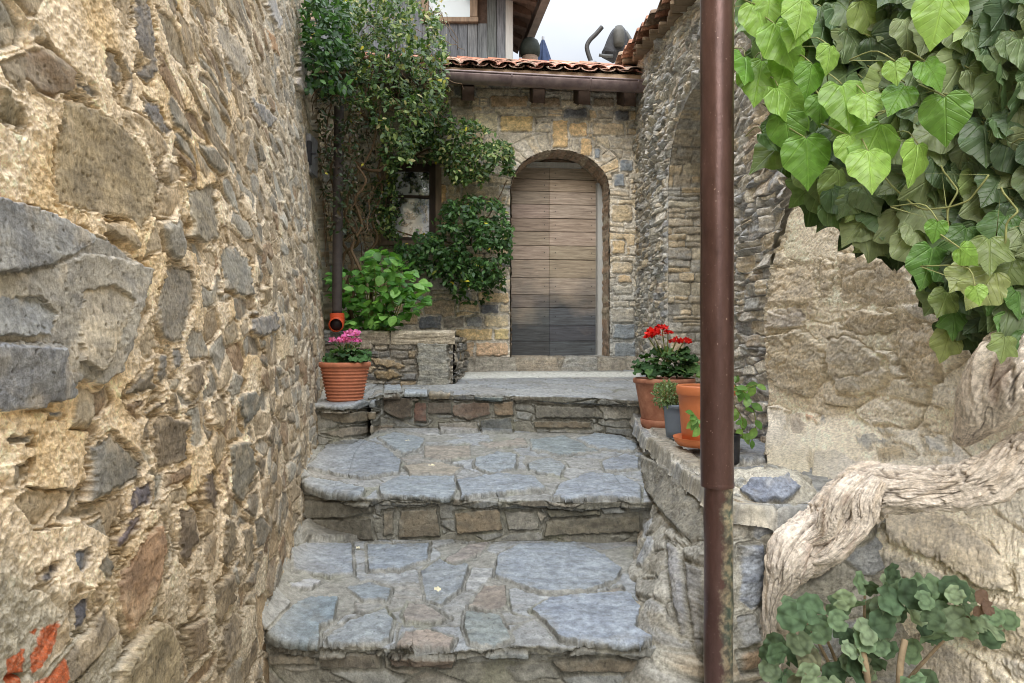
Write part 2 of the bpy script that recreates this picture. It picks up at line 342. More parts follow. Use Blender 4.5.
# ------------------------------------------------------------------ left wall
FX = (1/math.hypot(1, .1), .1/math.hypot(1, .1))       # direction along the house front
def Fp(a, out, z): return Vector((a*FX[0]+out*FX[1], 6.45+a*FX[1]-out*FX[0], z))   # z absolute
def facade_a(px, out=0):          # position along the front seen at picture column px
    k = (px-512)/F
    # x = a*fx + out*fy ; y = 6.45 + a*fy - out*fx ; x = k*y
    return (k*(6.45-out*FX[0])-out*FX[1])/(FX[0]-k*FX[1])
def left_x(Y, z): return -.44-.19*Y-.08*(z-E)
def left_wall():
    pxs = np.concatenate([np.linspace(-110, -42, 30)[:-1], np.arange(-42, 190, .9), np.arange(190, 326.3, .33)])
    Y = .44/((512-pxs)/F-.19)
    Yn = np.concatenate([np.linspace(-1.8, Y[0]-.02, 40), Y, np.array([6.6, 7.2])])
    sl = np.concatenate([np.linspace(-1.7, -.64, 60)[:-1], np.linspace(-.64, .6, 780)])
    s = np.cumsum(np.concatenate([[0], np.diff(Yn)]))*1.018
    Yg = Yn[None, :]; Yp = np.maximum(Yg, .45)
    zr = sl[:, None]*Yp
    # rows above the picture continue to the wall's top, rows below to the ground
    lo = np.clip(zr, -1.75, None)
    top = np.linspace(0, 1, 50)[1:, None]
    zt = (.6*Yp)+(4.6-.6*Yp)*top
    z = np.concatenate([lo, zt], 0)+E
    Y2 = np.broadcast_to(Yg, z.shape); S = np.broadcast_to(s[None, :], z.shape)
    P = np.stack([left_x(Y2, z), Y2, z], -1)
    px, py = proj(P); scl = np.clip(Y2, .3, 9)/F*1.1
    ws = S+.02*fbm(S*6, z*6, 3, 1); wt = z+.018*fbm(S*6, z*6, 3, 2)
    far = sst(1.6, 3.6, Y2)
    lay1 = voro(ws, wt, .17, .085, 11, .9, .12)
    lay2 = voro(ws, wt, .26, .065, 12, .95, -.05)
    use = fbm(S*1.5, z*1.5, 2, 77) > .0
    lay = [np.where(use, a, b) for a, b in zip(lay1, lay2)]
    pres = np.clip(.34+.45*sst(60, 190, px+.25*py-20)+.2*far-.45*sst(500, 560, py-.55*(px-60))*sst(130, 90, px), .12, .95)
    T = (165, 147, 116); G = (150, 145, 134); B = (128, 114, 96)
    pol = [
     ([(47, 100), (62, 98), (100, 115), (129, 144), (147, 184), (142, 214), (132, 236), (119, 219), (97, 217), (75, 212), (48, 205)], (176, 156, 120), .022),
     ([(0, 202), (30, 208), (60, 220), (100, 238), (137, 266), (127, 318), (110, 372), (88, 386), (72, 380), (52, 398), (38, 410), (-60, 414), (-60, 190)], (150, 144, 132), .04),
     ([(0, 203), (30, 210), (60, 222), (88, 238), (65, 252), (30, 265), (-60, 276), (-60, 190)], (154, 152, 146), .046, 1),
     ([(-60, 278), (35, 269), (68, 254), (95, 256), (137, 268), (125, 320), (108, 372), (88, 384), (72, 378), (52, 372), (45, 345), (-60, 338)], (170, 162, 146), .042, 1),
     ([(-60, 342), (42, 348), (52, 376), (60, 395), (38, 408), (-60, 412)], (146, 146, 146), .045, 1),
     ([(70, 290), (100, 285), (120, 300), (100, 350), (86, 372), (62, 360)], (186, 172, 146), .046, 1), ([(-60, 300), (20, 296), (40, 312), (30, 335), (-60, 336)], (156, 156, 152), .043, 1),
     ([(103, -8), (128, -8), (124, 40), (112, 30)], (172, 150, 116), .02),
     ([(128, -8), (138, -5), (146, 30), (149, 72), (143, 87), (128, 74), (138, 62), (124, 42)], (136, 128, 118), .026),
     ([(95, 50), (105, 55), (117, 80), (112, 90), (93, 78)], (150, 138, 120), .014),
     ([(133, 95), (150, 105), (165, 130), (160, 138), (145, 125), (134, 112)], (128, 122, 116), .02),
     ([(66, 80), (82, 85), (92, 98), (80, 97), (68, 88)], (142, 136, 128), .014),
     ([(-20, 80), (10, 105), (16, 125), (10, 135), (-20, 120)], (138, 126, 100), .02),
     ([(179, 191), (214, 183), (217, 238), (197, 244), (181, 236)], (158, 146, 122), .028),
     ([(150, 160), (165, 160), (181, 172), (178, 183), (160, 184), (150, 178)], (190, 168, 134), .024),
     ([(217, 248), (233, 246), (245, 260), (248, 295), (235, 296), (220, 290)], (156, 150, 134), .03),
     ([(158, 262), (190, 270), (193, 300), (183, 320), (178, 345), (155, 340), (146, 320), (150, 290)], (152, 142, 124), .022),
     ([(245, 318), (275, 312), (278, 330), (255, 338), (243, 330)], (140, 134, 124), .04),
     ([(256, 288), (268, 285), (266, 305), (256, 308)], (176, 154, 116), .04),
     ([(212, 18), (225, 25), (240, 50), (246, 75), (238, 82), (225, 65), (213, 40)], (182, 168, 144), .03),
     ([(247, 98), (262, 105), (274, 118), (272, 130), (262, 125), (248, 108)], (156, 150, 140), .03),
     ([(261, 27), (272, 35), (277, 55), (268, 50)], (188, 142, 92), .03),
     ([(262, -4), (275, -4), (281, 20), (278, 35), (265, 15)], (176, 170, 160), .04),
     ([(295, 47), (304, 46), (304, 75), (300, 93), (293, 90)], (182, 170, 158), .06),
     ([(117, 394), (135, 370), (155, 352), (164, 358), (162, 385), (145, 392), (120, 397)], (134, 122, 102), .034),
     ([(136, 412), (162, 398), (166, 405), (140, 415)], (104, 96, 88), .03),
     ([(148, 420), (160, 414), (185, 420), (183, 460), (168, 468), (153, 470), (148, 450)], (134, 118, 94), .03),
     ([(82, 448), (105, 432), (125, 450), (138, 462), (135, 478), (118, 488), (90, 500), (72, 505), (80, 480)], (140, 134, 120), .03),
     ([(122, 490), (145, 480), (146, 495), (135, 515), (118, 520)], (122, 114, 116), .026),
     ([(-10, 432), (18, 434), (18, 445), (-10, 447)], (150, 142, 126), .014),
     ([(-10, 462), (18, 460), (15, 480), (-10, 495)], (146, 132, 108), .02),
     ([(35, 410), (55, 410), (53, 420), (38, 419)], (138, 140, 144), .02),
     ([(150, 353), (162, 353), (164, 375), (158, 385), (150, 380)], (132, 126, 116), .03),
     ([(165, 350), (178, 345), (181, 365), (168, 375)], (156, 148, 134), .03),
     ([(180, 365), (205, 360), (200, 385), (188, 398), (180, 390)], (140, 122, 96), .035),
     ([(195, 475), (208, 470), (213, 495), (210, 512), (195, 502)], (120, 104, 86), .03),
     ([(205, 402), (222, 392), (224, 415), (212, 430), (203, 425)], (146, 128, 98), .035),
     ([(232, 400), (250, 385), (254, 410), (240, 430)], (130, 126, 112), .04),
     ([(222, 445), (244, 438), (250, 470), (236, 505), (222, 490)], (142, 134, 114), .04),
     ([(25, 575), (45, 562), (55, 558), (45, 575), (30, 588)], (110, 104, 100), .014),
     ([(60, 550), (82, 545), (85, 560), (72, 578), (62, 565)], (116, 118, 124), .018),
     ([(64, 605), (80, 595), (84, 610), (75, 630), (63, 632)], (100, 98, 102), .016),
     ([(105, 540), (120, 520), (136, 510), (135, 522), (118, 545), (107, 552)], (126, 112, 112), .02),
     ([(105, 583), (120, 555), (140, 530), (157, 520), (160, 545), (152, 590), (140, 610), (120, 640), (110, 612)], (176, 140, 104), .03),
     ([(104, 668), (125, 640), (150, 620), (165, 625), (175, 650), (180, 720), (100, 720)], (168, 152, 118), .045),
     ([(172, 508), (190, 506), (193, 540), (182, 568), (172, 560)], (120, 104, 84), .03),
     ([(183, 578), (195, 572), (200, 600), (182, 625)], (160, 136, 100), .03),
     ([(213, 518), (228, 520), (229, 550), (220, 572), (212, 560)], (142, 128, 104), .034),
     ([(177, 628), (198, 615), (202, 650), (187, 668)], (150, 130, 102), .034),
     ([(204, 585), (222, 572), (226, 600), (212, 628), (202, 618)], (138, 122, 96), .036),
     ([(208, 640), (224, 610), (234, 618), (232, 650), (214, 672)], (150, 134, 108), .036),
     ([(232, 530), (246, 524), (248, 560), (236, 580)], (156, 142, 116), .03),
    ]
    pal = [(182, 163, 132, 3), (168, 161, 146, 2), (154, 140, 118, 2), (144, 137, 122, 1.2), (184, 160, 124, 2), (160, 132, 100, 1), (182, 176, 160, 1.2)]
    pol = [(p_[0], p_[1] if p_[1] == (192, 102, 64) else tuple(min(228, int(x*1.0+10)) for x in p_[1]), p_[2]*.62)+tuple(p_[3:]) for p_ in pol]
    h, c, mk = dress(ws, wt, lay, px, py, scl, pal, (238, 214, 176), seed=4, joint=.006, bevel=.010, H=.020, tilt=.005,
                     polys=pol, present=pres, surf=.0018, mgrain=.0035, mscale=50, mflush=.010, bed=(12, 30), edge=4.5, crev=.014, crev_dark=.65, sat=.86, smear=.35)
    near_m = (1-mk)
    # crumbly lime mortar: clods, pits and a ochre to cream drift
    cl = bil(S*18, z*18, 5, 61); gr_ = bil(S*95, z*95, 3, 64); pit = sst(.2, .55, fbm(S*60, z*60, 3, 62))
    smo = 1-.75*sst(500, 560, py-.55*(px-60))*sst(140, 90, px)
    h = h+near_m*smo*(.0045*cl+.0013*gr_-.002*pit)+.02*fbm(S*2, z*2, 3, 66)+.006*fbm(S*9, z*9, 3, 67)
    oc = sst(-.2, .4, fbm(S*4, z*4, 4, 63))[..., None]
    c = c*(1-near_m[..., None])+near_m[..., None]*(c*((1-oc)*np.array([1.06, 1.08, 1.14])+oc*np.array([.9, .82, .68])))*(1-.15*pit+.10*gr_)[..., None]
    # greyer pointing at the foot and far end
    gz = np.clip(sst(-20, 60, py-(545+.75*px))+.55*far+.6*sst(480, 640, py)*sst(60, 150, px), 0, 1)[..., None]*near_m[..., None]
    c = c*(1-gz)+gz*lin((182, 174, 156))*(1+.25*fbm(S*20, z*20, 4, 68))[..., None]
    # orange painted marks
    for pts in ([(28, 628), (46, 621), (43, 640), (29, 660), (18, 674), (15, 662)], [(-8, 660), (9, 648), (8, 683), (-8, 700)],
                [(18, 683), (35, 675), (50, 658), (53, 678), (45, 692), (18, 705)], [(17, 632), (24, 628), (23, 636)]):
        m = sst(-.6, .8, psdf(pts, px, py)+2.2*fbm(px/5, py/5, 3, 90))[..., None]
        m = m*(.75+.25*sst(-.3, .1, fbm(px/3, py/3, 3, 91)))[..., None]
        c = c*(1-m)+m*lin((192, 102, 64))
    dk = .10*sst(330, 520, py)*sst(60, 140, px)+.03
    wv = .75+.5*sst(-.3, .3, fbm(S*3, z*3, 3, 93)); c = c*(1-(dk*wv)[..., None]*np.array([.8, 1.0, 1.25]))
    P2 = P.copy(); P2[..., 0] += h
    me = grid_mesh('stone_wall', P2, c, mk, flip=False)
    o = link('stone_wall', me, M_NEAR)
    # body behind the face
    return tag(o, 'tall rubble stone wall with crumbling ochre lime mortar filling the left side of the alley', 'stone wall')
wall_left = left_wall()

# ------------------------------------------------------------------ stairs
def rx(Y): return np.interp(Y, [0, 3.75, 4.25, 7], [.86, .86, 1.27, 1.3])
def stairs():
    root = thing('stone_staircase', 'wide slate and mortar steps climbing to the arched wooden door', 'steps')
    nu = 900
    u = np.linspace(0, 1, nu)
    def nose(kind):
        X = np.linspace(-1.5, 1.3, 200)
        if kind == 1:
            base = np.interp(X, [-1.5, -.93, -.87, -.3, .5, .75, 1.3], [3.93, 3.97, 4.5, 4.45, 4.2, 4.0, 4.0])
        elif kind == 2: base = np.interp(X, [-1.5, -1.0, -.65, -.58, .56, 1.3], [3.22, 3.18, 2.98, 2.97, 2.93, 2.93])
        elif kind == 3: base = np.interp(X, [-1, -.75, -.56, -.2, .1, .42, 1], [2.06, 2.06, 2.02, 2.01, 2.05, 2.03, 2.03])
        elif kind == 4: base = X*0+1.15
        else: base = X*0+.25
        return lambda x, rough=1: np.interp(x, X, base)+.022*pn(x*6, 0, kind+3)+.010*fbm(x*9, x*0+2, 2, kind+8) if not rough else np.interp(x, X, base)+.022*pn(x*6, 0, kind+3)+.012*pn(x*19, 3, kind+5)+.006*pn(x*60, 3, kind+6)+.028*((_perm[(np.floor((x+.15*pn(x*3, 1, 2))*3.7).astype(int)+kind*50) & 4095]/4096)-.5)
    zt = {1: -.345, 2: -.685, 3: -.905, 4: -1.14, 5: -1.37}
    zb = {1: -.575, 2: -.872, 3: -1.11, 4: -1.35, 5: -1.6}
    S2 = [(140, 148, 160), (150, 152, 156), (132, 140, 150)]
    sl = (136, 149, 160)
    pol = [ # middle tread
     ([(305, 468), (330, 442), (352, 438), (385, 447), (402, 462), (398, 474), (360, 479), (325, 473)], sl, .012),
     ([(378, 438), (395, 432), (425, 438), (421, 450), (403, 455), (390, 448)], (142, 156, 162), .01),
     ([(286, 484), (310, 478), (340, 484), (367, 491), (362, 500), (330, 499), (292, 492)], (144, 160, 172), .016),
     ([(378, 488), (400, 478), (455, 478), (458, 492), (452, 502), (415, 500), (380, 499)], (140, 155, 165), .018),
     ([(456, 482), (500, 475), (535, 478), (548, 492), (520, 494), (462, 500)], (142, 156, 168), .018),
     ([(552, 500), (560, 486), (590, 474), (625, 478), (642, 490), (641, 502), (600, 500), (570, 503)], (144, 158, 172), .018),
     ([(424, 446), (470, 446), (472, 458), (440, 462), (424, 458)], (160, 148, 128), .008),
     ([(402, 466), (440, 462), (462, 468), (452, 476), (410, 477)], (168, 156, 132), .008),
     ([(475, 458), (500, 453), (518, 456), (515, 470), (490, 474), (474, 468)], (142, 156, 164), .01),
     ([(526, 464), (550, 458), (566, 466), (560, 478), (530, 472)], (144, 156, 160), .01),
     ([(570, 440), (598, 433), (620, 436), (640, 444), (634, 452), (600, 450), (572, 450)], (142, 158, 168), .01),
     ([(600, 462), (625, 455), (640, 458), (638, 470), (605, 472)], (142, 154, 166), .01),
     ([(320, 433), (350, 427), (395, 424), (392, 430), (340, 438)], (156, 142, 122), .008),
     ([(480, 444), (525, 438), (528, 446), (490, 450)], (162, 150, 132), .008),
     ([(530, 440), (565, 436), (600, 452), (560, 456), (532, 450)], (132, 148, 150), .008),
     # lower tread
     ([(290, 548), (305, 543), (352, 544), (354, 575), (330, 579), (292, 572)], (138, 154, 170), .01),
     ([(366, 545), (430, 544), (428, 562), (400, 571), (368, 572)], (136, 152, 166), .01),
     ([(288, 584), (310, 579), (322, 583), (312, 590), (290, 590)], (184, 190, 200), .01),
     ([(258, 642), (290, 608), (310, 600), (339, 600), (334, 625), (320, 630), (320, 650), (290, 648)], (104, 138, 158), .016),
     ([(345, 588), (370, 583), (392, 590), (388, 604), (360, 602)], (132, 150, 162), .009),
     ([(325, 638), (350, 622), (385, 610), (394, 622), (390, 640), (380, 646), (328, 646)], (138, 152, 160), .01),
     ([(402, 616), (408, 605), (425, 605), (450, 620), (430, 626), (405, 625)], (150, 140, 128), .01),
     ([(393, 650), (405, 636), (425, 632), (455, 640), (450, 652), (420, 651)], (158, 140, 122), .014),
     ([(420, 572), (440, 560), (470, 566), (462, 590), (440, 606), (425, 600)], (138, 150, 158), .008),
     ([(443, 560), (470, 545), (492, 542), (480, 556), (455, 566)], (152, 142, 132), .008),
     ([(468, 608), (484, 588), (506, 588), (508, 610), (490, 614)], (146, 132, 116), .012),
     ([(494, 578), (497, 557), (520, 546), (575, 544), (605, 556), (622, 570), (616, 582), (585, 592), (548, 594), (528, 590)], (142, 156, 168), .012),
     ([(575, 595), (600, 594), (620, 588), (623, 592), (600, 598)], (134, 124, 108), .008),
     ([(530, 612), (550, 600), (590, 597), (628, 596), (642, 612), (636, 630), (654, 642), (640, 650), (596, 648), (560, 641), (545, 625)], (144, 160, 178), .018),
     ([(465, 612), (500, 616), (512, 640), (495, 648), (470, 645), (463, 630)], (132, 146, 144), .008),
     ([(485, 654), (505, 648), (528, 650), (528, 656), (490, 657)], (162, 176, 186), .016),
     # risers
     ([(300, 500), (370, 502), (374, 512), (340, 520), (300, 518)], (118, 116, 104), .02),
     ([(302, 520), (372, 518), (376, 540), (302, 542)], (112, 108, 96), .02),
     ([(383, 511), (394, 510), (394, 534), (384, 536)], (142, 132, 112), .014),
     ([(400, 510), (437, 508), (441, 536), (398, 538)], (144, 130, 104), .018),
     ([(455, 512), (498, 508), (503, 530), (458, 534)], (152, 134, 104), .018),
     ([(503, 510), (535, 512), (540, 530), (508, 530)], (160, 158, 148), .01),
     ([(545, 508), (600, 510), (602, 516), (550, 518)], (116, 114, 96), .016),
     ([(545, 520), (640, 514), (640, 532), (545, 536)], (124, 118, 100), .016),
     ([(270, 652), (318, 655), (318, 664), (272, 664)], (136, 122, 98), .014),
     ([(320, 652), (382, 652), (382, 668), (322, 668)], (130, 120, 104), .014),
     ([(390, 655), (455, 655), (452, 667), (392, 665)], (138, 118, 102), .02),
     ([(550, 660), (600, 656), (650, 660), (648, 672), (560, 672)], (128, 116, 96), .012),
     ([(383, 395), (420, 393), (420, 414), (404, 420), (384, 412)], (112, 98, 82), .03),
     ([(427, 402), (452, 402), (452, 414), (427, 414)], (118, 106, 92), .02),
     ([(453, 404), (490, 401), (492, 414), (470, 420), (453, 416)], (142, 116, 98), .02),
     ([(494, 402), (514, 401), (515, 416), (495, 416)], (148, 124, 92), .02),
     ([(415, 402), (427, 402), (427, 422), (415, 422)], (134, 92, 74), .02),
     ([(438, 423), (476, 422), (478, 432), (440, 433)], (166, 162, 154), .016),
     ([(480, 420), (512, 417), (513, 433), (482, 434)], (114, 122, 124), .018),
     ([(535, 405), (610, 408), (612, 418), (536, 418)], (134, 132, 122), .02),
     ([(534, 421), (592, 421), (592, 428), (534, 428)], (128, 114, 88), .016),
     ([(600, 406), (640, 404), (640, 418), (606, 420)], (178, 176, 166), .012),
     ([(318, 411), (350, 410), (380, 412), (376, 420), (345, 424), (322, 418)], (146, 128, 96), .016),
     ([(475, 396), (504, 396), (502, 402), (478, 401)], (118, 142, 152), .014),
     ([(384, 386), (400, 386), (402, 392), (384, 393)], (158, 170, 178), .014), ([(404, 390), (428, 390), (428, 397), (404, 396)], (158, 172, 182), .014),
     ([(430, 393), (452, 393), (450, 401), (430, 400)], (160, 146, 118), .014),
     ([(310, 405), (330, 400), (378, 401), (380, 408), (350, 410), (315, 409)], (138, 152, 164), .014),
    ]
    # per column profile: control points, with fine sampling between
    def X_of(Y): return left_x(Y, E-.5)-.06+(rx(Y)-left_x(Y, E-.5)+.06)*u
    segs = []     # (object index, Y(u), Z(u)) rows
    def tread(yb, zbk, yf, zf, n, obj, power=1.0):
        for k in range(n):
            f = (k/n)**power; segs.append((obj, yb+(yf-yb)*f, zbk+(zf-zbk)*f))
    prevY = np.full(nu, 6.75); prevZ = -.262
    counts = {1: 70, 2: 110, 3: 170, 4: 40, 5: 30}
    last = None
    for k in (1, 2, 3, 4, 5):
        # nosing Y depends on X which depends on Y: two fixed-point steps
        Yn = np.full(nu, {1: 4.3, 2: 3.0, 3: 2.05, 4: 1.15, 5: .25}[k])
        for _ in range(3): Yn = nose(k)(X_of(Yn))
        Ys = nose(k)(X_of(Yn), 0)
        # tread rows are spaced evenly in the picture (1/Y)
        n = counts[k]
        for q in range(n):
            f = q/n
            Yq = 1/((1-f)/prevY+f/(Yn+.02)) if k < 4 else prevY+(Yn+.02-prevY)*f
            g = (prevY-Yq)/(prevY-(Yn+.02))
            segs.append((k, Yq, prevZ+(zt[k]-prevZ)*g))
        lipn = 4; thk = .026+.016*pn(np.linspace(0, 9, nu), 2., k+20); ov = .014+.022*sst(-.4, .5, pn(np.linspace(0, 14, nu), 5., k+21))
        for q in range(lipn):
            a = q/lipn*math.pi/2
            segs.append((k, Yn+.02-.02*math.sin(a), zt[k]-.006*(1-math.cos(a))))
        for q in range(12): segs.append((k, Yn+.0008*q, zt[k]-.006-thk*q/12))
        for q in range(6): segs.append((k, (Yn+.01)*(1-q/6)+(Ys+.035)*q/6, zt[k]-.006-thk-.0006*q))
        nr = 46 if k < 4 else 16
        for q in range(nr):
            f = q/nr; segs.append((k, Ys+.035-.012*f, (zt[k]-.010-thk)*(1-f)+zb[k]*f))
        prevY = Ys+.023; prevZ = zb[k]
    for q in range(20):
        f = (q+1)/20; segs.append((5, prevY*(1-f)-2.0*f, prevZ-.005*f+prevY*0))
    Yg = np.array([np.broadcast_to(a[1], (nu,)) for a in segs]); Zg = np.array([np.broadcast_to(a[2], (nu,)) for a in segs])+E
    Xg = np.array([X_of(y) for y in Yg]); P = np.stack([Xg, Yg, Zg], -1)
    # mortar fillet against the left wall, gentle wear
    dl = Xg-(left_x(Yg, Zg))
    P[..., 2] += .07*np.exp(-np.clip(dl, 0, 9)/.05)*sst(4.2, 3.4, Yg)
    P[..., 2] += .006*fbm(Xg*3, Yg*3, 3, 8)
    P[..., 2] -= .034*sst(-.85, -.95, Xg)*sst(4.8, 4.4, Yg)*sst(3.6, 3.9, Yg)
    t = np.cumsum(np.concatenate([np.zeros((1, nu)), np.linalg.norm(np.diff(P, axis=0), axis=-1)]), 0)
    t = np.broadcast_to(t[:, nu//2][:, None], t.shape)
    N = normals(P); N = np.where(N[..., 2:3]-N[..., 1:2] < 0, -N, N)
    px, py = proj(P); scl = np.clip(Yg, .5, 9)/F
    isr = (np.abs(N[..., 2]) < .6)
    ws = Xg+.03*fbm(Xg*5, t*5, 3, 21); wt = t+.02*fbm(Xg*5, t*5, 3, 22)
    lf = voro(ws, wt, .30, .22, 31, .95); lr = voro(ws, wt, .17, .06, 32, .9)
    lay = [np.where(isr, b, a) for a, b in zip(lf, lr)]
    pres = np.where(isr, .85, np.where(py < 400, 1.0, .75))
    pal = [(146, 154, 160, 3), (154, 158, 158, 2.4), (140, 142, 138, 1.2), (158, 150, 136, .8)]
    h, c, mk = dress(ws, wt, lay, px, py, scl, pal, (138, 138, 128), seed=6, joint=.006, bevel=.005, H=.0055, tilt=.003,
                     nz=.8, polys=pol, present=pres, surf=.0013, mgrain=.002, mscale=45, bed=(13, 15), varc=.16, edge=1.9, sat=.6, smear=.5)
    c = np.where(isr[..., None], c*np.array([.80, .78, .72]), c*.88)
    # mortar browner and mossier near walls, paler band on the landing by the sill
    fl = np.exp(-np.clip(dl, 0, 9)/.14)[..., None]
    c = c*(1-.6*fl)+.6*fl*lin((176, 168, 150))*(1+.2*fbm(Xg*30, t*30, 3, 51))[..., None]
    band = (sst(0, 2, psdf([(455, 372), (640, 372), (640, 377), (455, 379)], px, py)+1)*(Yg > 4.6))[..., None]
    c = c*(1-band)+band*lin((204, 206, 200))
    ms = sst(.1, .4, fbm(Xg*4, t*4, 4, 55))[..., None]*.35*(1-mk[..., None])
    c = c*(1-ms)+ms*lin((128, 130, 108))
    st = sst(.05, .45, fbm(Xg*2.2+4, t*2.2, 4, 57))[..., None]*.3
    c = c*(1-st)+st*c*np.array([.72, .7, .66])
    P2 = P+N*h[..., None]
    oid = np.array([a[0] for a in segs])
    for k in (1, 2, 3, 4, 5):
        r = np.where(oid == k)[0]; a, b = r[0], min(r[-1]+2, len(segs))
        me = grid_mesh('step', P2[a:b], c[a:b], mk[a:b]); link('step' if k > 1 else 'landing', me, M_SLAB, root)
    return root
stairs_o = stairs()

# ------------------------------------------------------------------ ground
def ground():
    n = 60; a = np.linspace(-1, 1, n); g = np.sign(a)*np.abs(a)**3*260
    X, Y = np.meshgrid(g, g+4); P = np.stack([X, Y, X*0-.04], -1)
    o = link('ground', grid_mesh('ground', P), simple('ground_earth', (120, 112, 92), .95, var=.3, scale=3)); tag(o, kind='structure')
ground()

def box(name, lo, hi, mat, par=None, bev=.0, frame=None):
    bm = bmesh.new(); bmesh.ops.create_cube(bm, size=1)
    for v in bm.verts:
        q = [lo[i]+(v.co[i]+.5)*(hi[i]-lo[i]) for i in range(3)]
        v.co = frame(*q) if frame else Vector(q)
    if bev: bmesh.ops.bevel(bm, geom=bm.edges[:], offset=bev, segments=2, affect='EDGES')
    bmesh.ops.recalc_face_normals(bm, faces=bm.faces)
    me = bpy.data.meshes.new(name); bm.to_mesh(me); bm.free(); return link(name, me, mat, par)
def boxes(name, lst, mat, par=None, bev=.0, frame=None):
    bm = bmesh.new()
    for lo, hi in lst:
        r = bmesh.ops.create_cube(bm, size=1); vs = r['verts']
        for v in vs:
            q = [lo[i]+(v.co[i]+.5)*(hi[i]-lo[i]) for i in range(3)]
            v.co = frame(*q) if frame else Vector(q)
        if bev: bmesh.ops.bevel(bm, geom=list({e for v in vs for e in v.link_edges}), offset=bev, segments=2, affect='EDGES')
    bmesh.ops.recalc_face_normals(bm, faces=bm.faces)
    me = bpy.data.meshes.new(name); bm.to_mesh(me); bm.free(); return link(name, me, mat, par)
def tube_np(path, rad, seg=10, caps=True):
    p = np.array([tuple(q) for q in path], float); n = len(p); rad = np.broadcast_to(np.asarray(rad, float), (n,))
    tg = np.gradient(p, axis=0); tg /= np.linalg.norm(tg, axis=1, keepdims=True)+1e-9
    ref = np.array([.13, .2, 1.]) if abs(tg[0][2]) < .8 else np.array([1., .1, 0])
    a = np.cross(tg, ref); a /= np.linalg.norm(a, axis=1, keepdims=True)+1e-9; b = np.cross(tg, a)
    th = np.linspace(0, 2*np.pi, seg, endpoint=False)
    V = p[:, None]+rad[:, None, None]*(np.cos(th)[None, :, None]*a[:, None]+np.sin(th)[None, :, None]*b[:, None])
    i = np.arange(n-1)[:, None]*seg; j = np.arange(seg)[None]; j2 = (j+1) % seg
    q = np.stack([i+j, i+j2, i+seg+j2, i+seg+j], -1).reshape(-1, 4)
    V = V.reshape(-1, 3)
    if caps:   # closed ends: fans of quads collapsed on a centre
        c0 = len(V); V = np.concatenate([V, p[:1], p[-1:]]); k = np.arange(0, seg, 2)
        q = np.concatenate([q, np.stack([k*0+c0, (k+2) % seg, k+1, k], -1), np.stack([k*0+c0+1, (n-1)*seg+k, (n-1)*seg+k+1, (n-1)*seg+(k+2) % seg], -1)])
    return V, q
def tubes(name, lst, mat, par=None, seg=8):
    Vs, Qs, o = [], [], 0
    for path, rad in lst:
        V, q = tube_np(path, rad, seg); Vs.append(V); Qs.append(q+o); o += len(V)
    return link(name, raw_mesh(name, np.concatenate(Vs), np.concatenate(Qs)), mat, par)
def curve(pts, n=20, wob=0, seed=0):
    p = np.array([tuple(q) for q in pts], float); m = len(p)
    t = np.linspace(0, m-1, n); i = np.clip(t.astype(int), 0, m-2); f = (t-i)[:, None]
    P0 = p[np.clip(i-1, 0, m-1)]; P1 = p[i]; P2 = p[i+1]; P3 = p[np.clip(i+2, 0, m-1)]
    r = .5*((2*P1)+(-P0+P2)*f+(2*P0-5*P1+4*P2-P3)*f*f+(-P0+3*P1-3*P2+P3)*f**3)
    if wob:
        for k in range(3): r[:, k] += wob*pn(t*1.7, t*0+k*5.3, seed+k)
    return r
def lathe(name, prof, loc, mat, par=None, seg=48, wob=0):
    pr = np.array(prof, float); th = np.linspace(0, 2*np.pi, seg, endpoint=False)
    V = np.stack([pr[:, 0, None]*np.cos(th), pr[:, 0, None]*np.sin(th), pr[:, 1, None]+0*th], -1)
    n = len(pr); i = np.arange(n-1)[:, None]*seg; j = np.arange(seg)[None]; j2 = (j+1) % seg
    q = np.stack([i+j, i+j2, i+seg+j2, i+seg+j], -1).reshape(-1, 4)
    V = V.reshape(-1, 3)+np.array(tuple(loc)); return link(name, raw_mesh(name, V, q), mat, par)

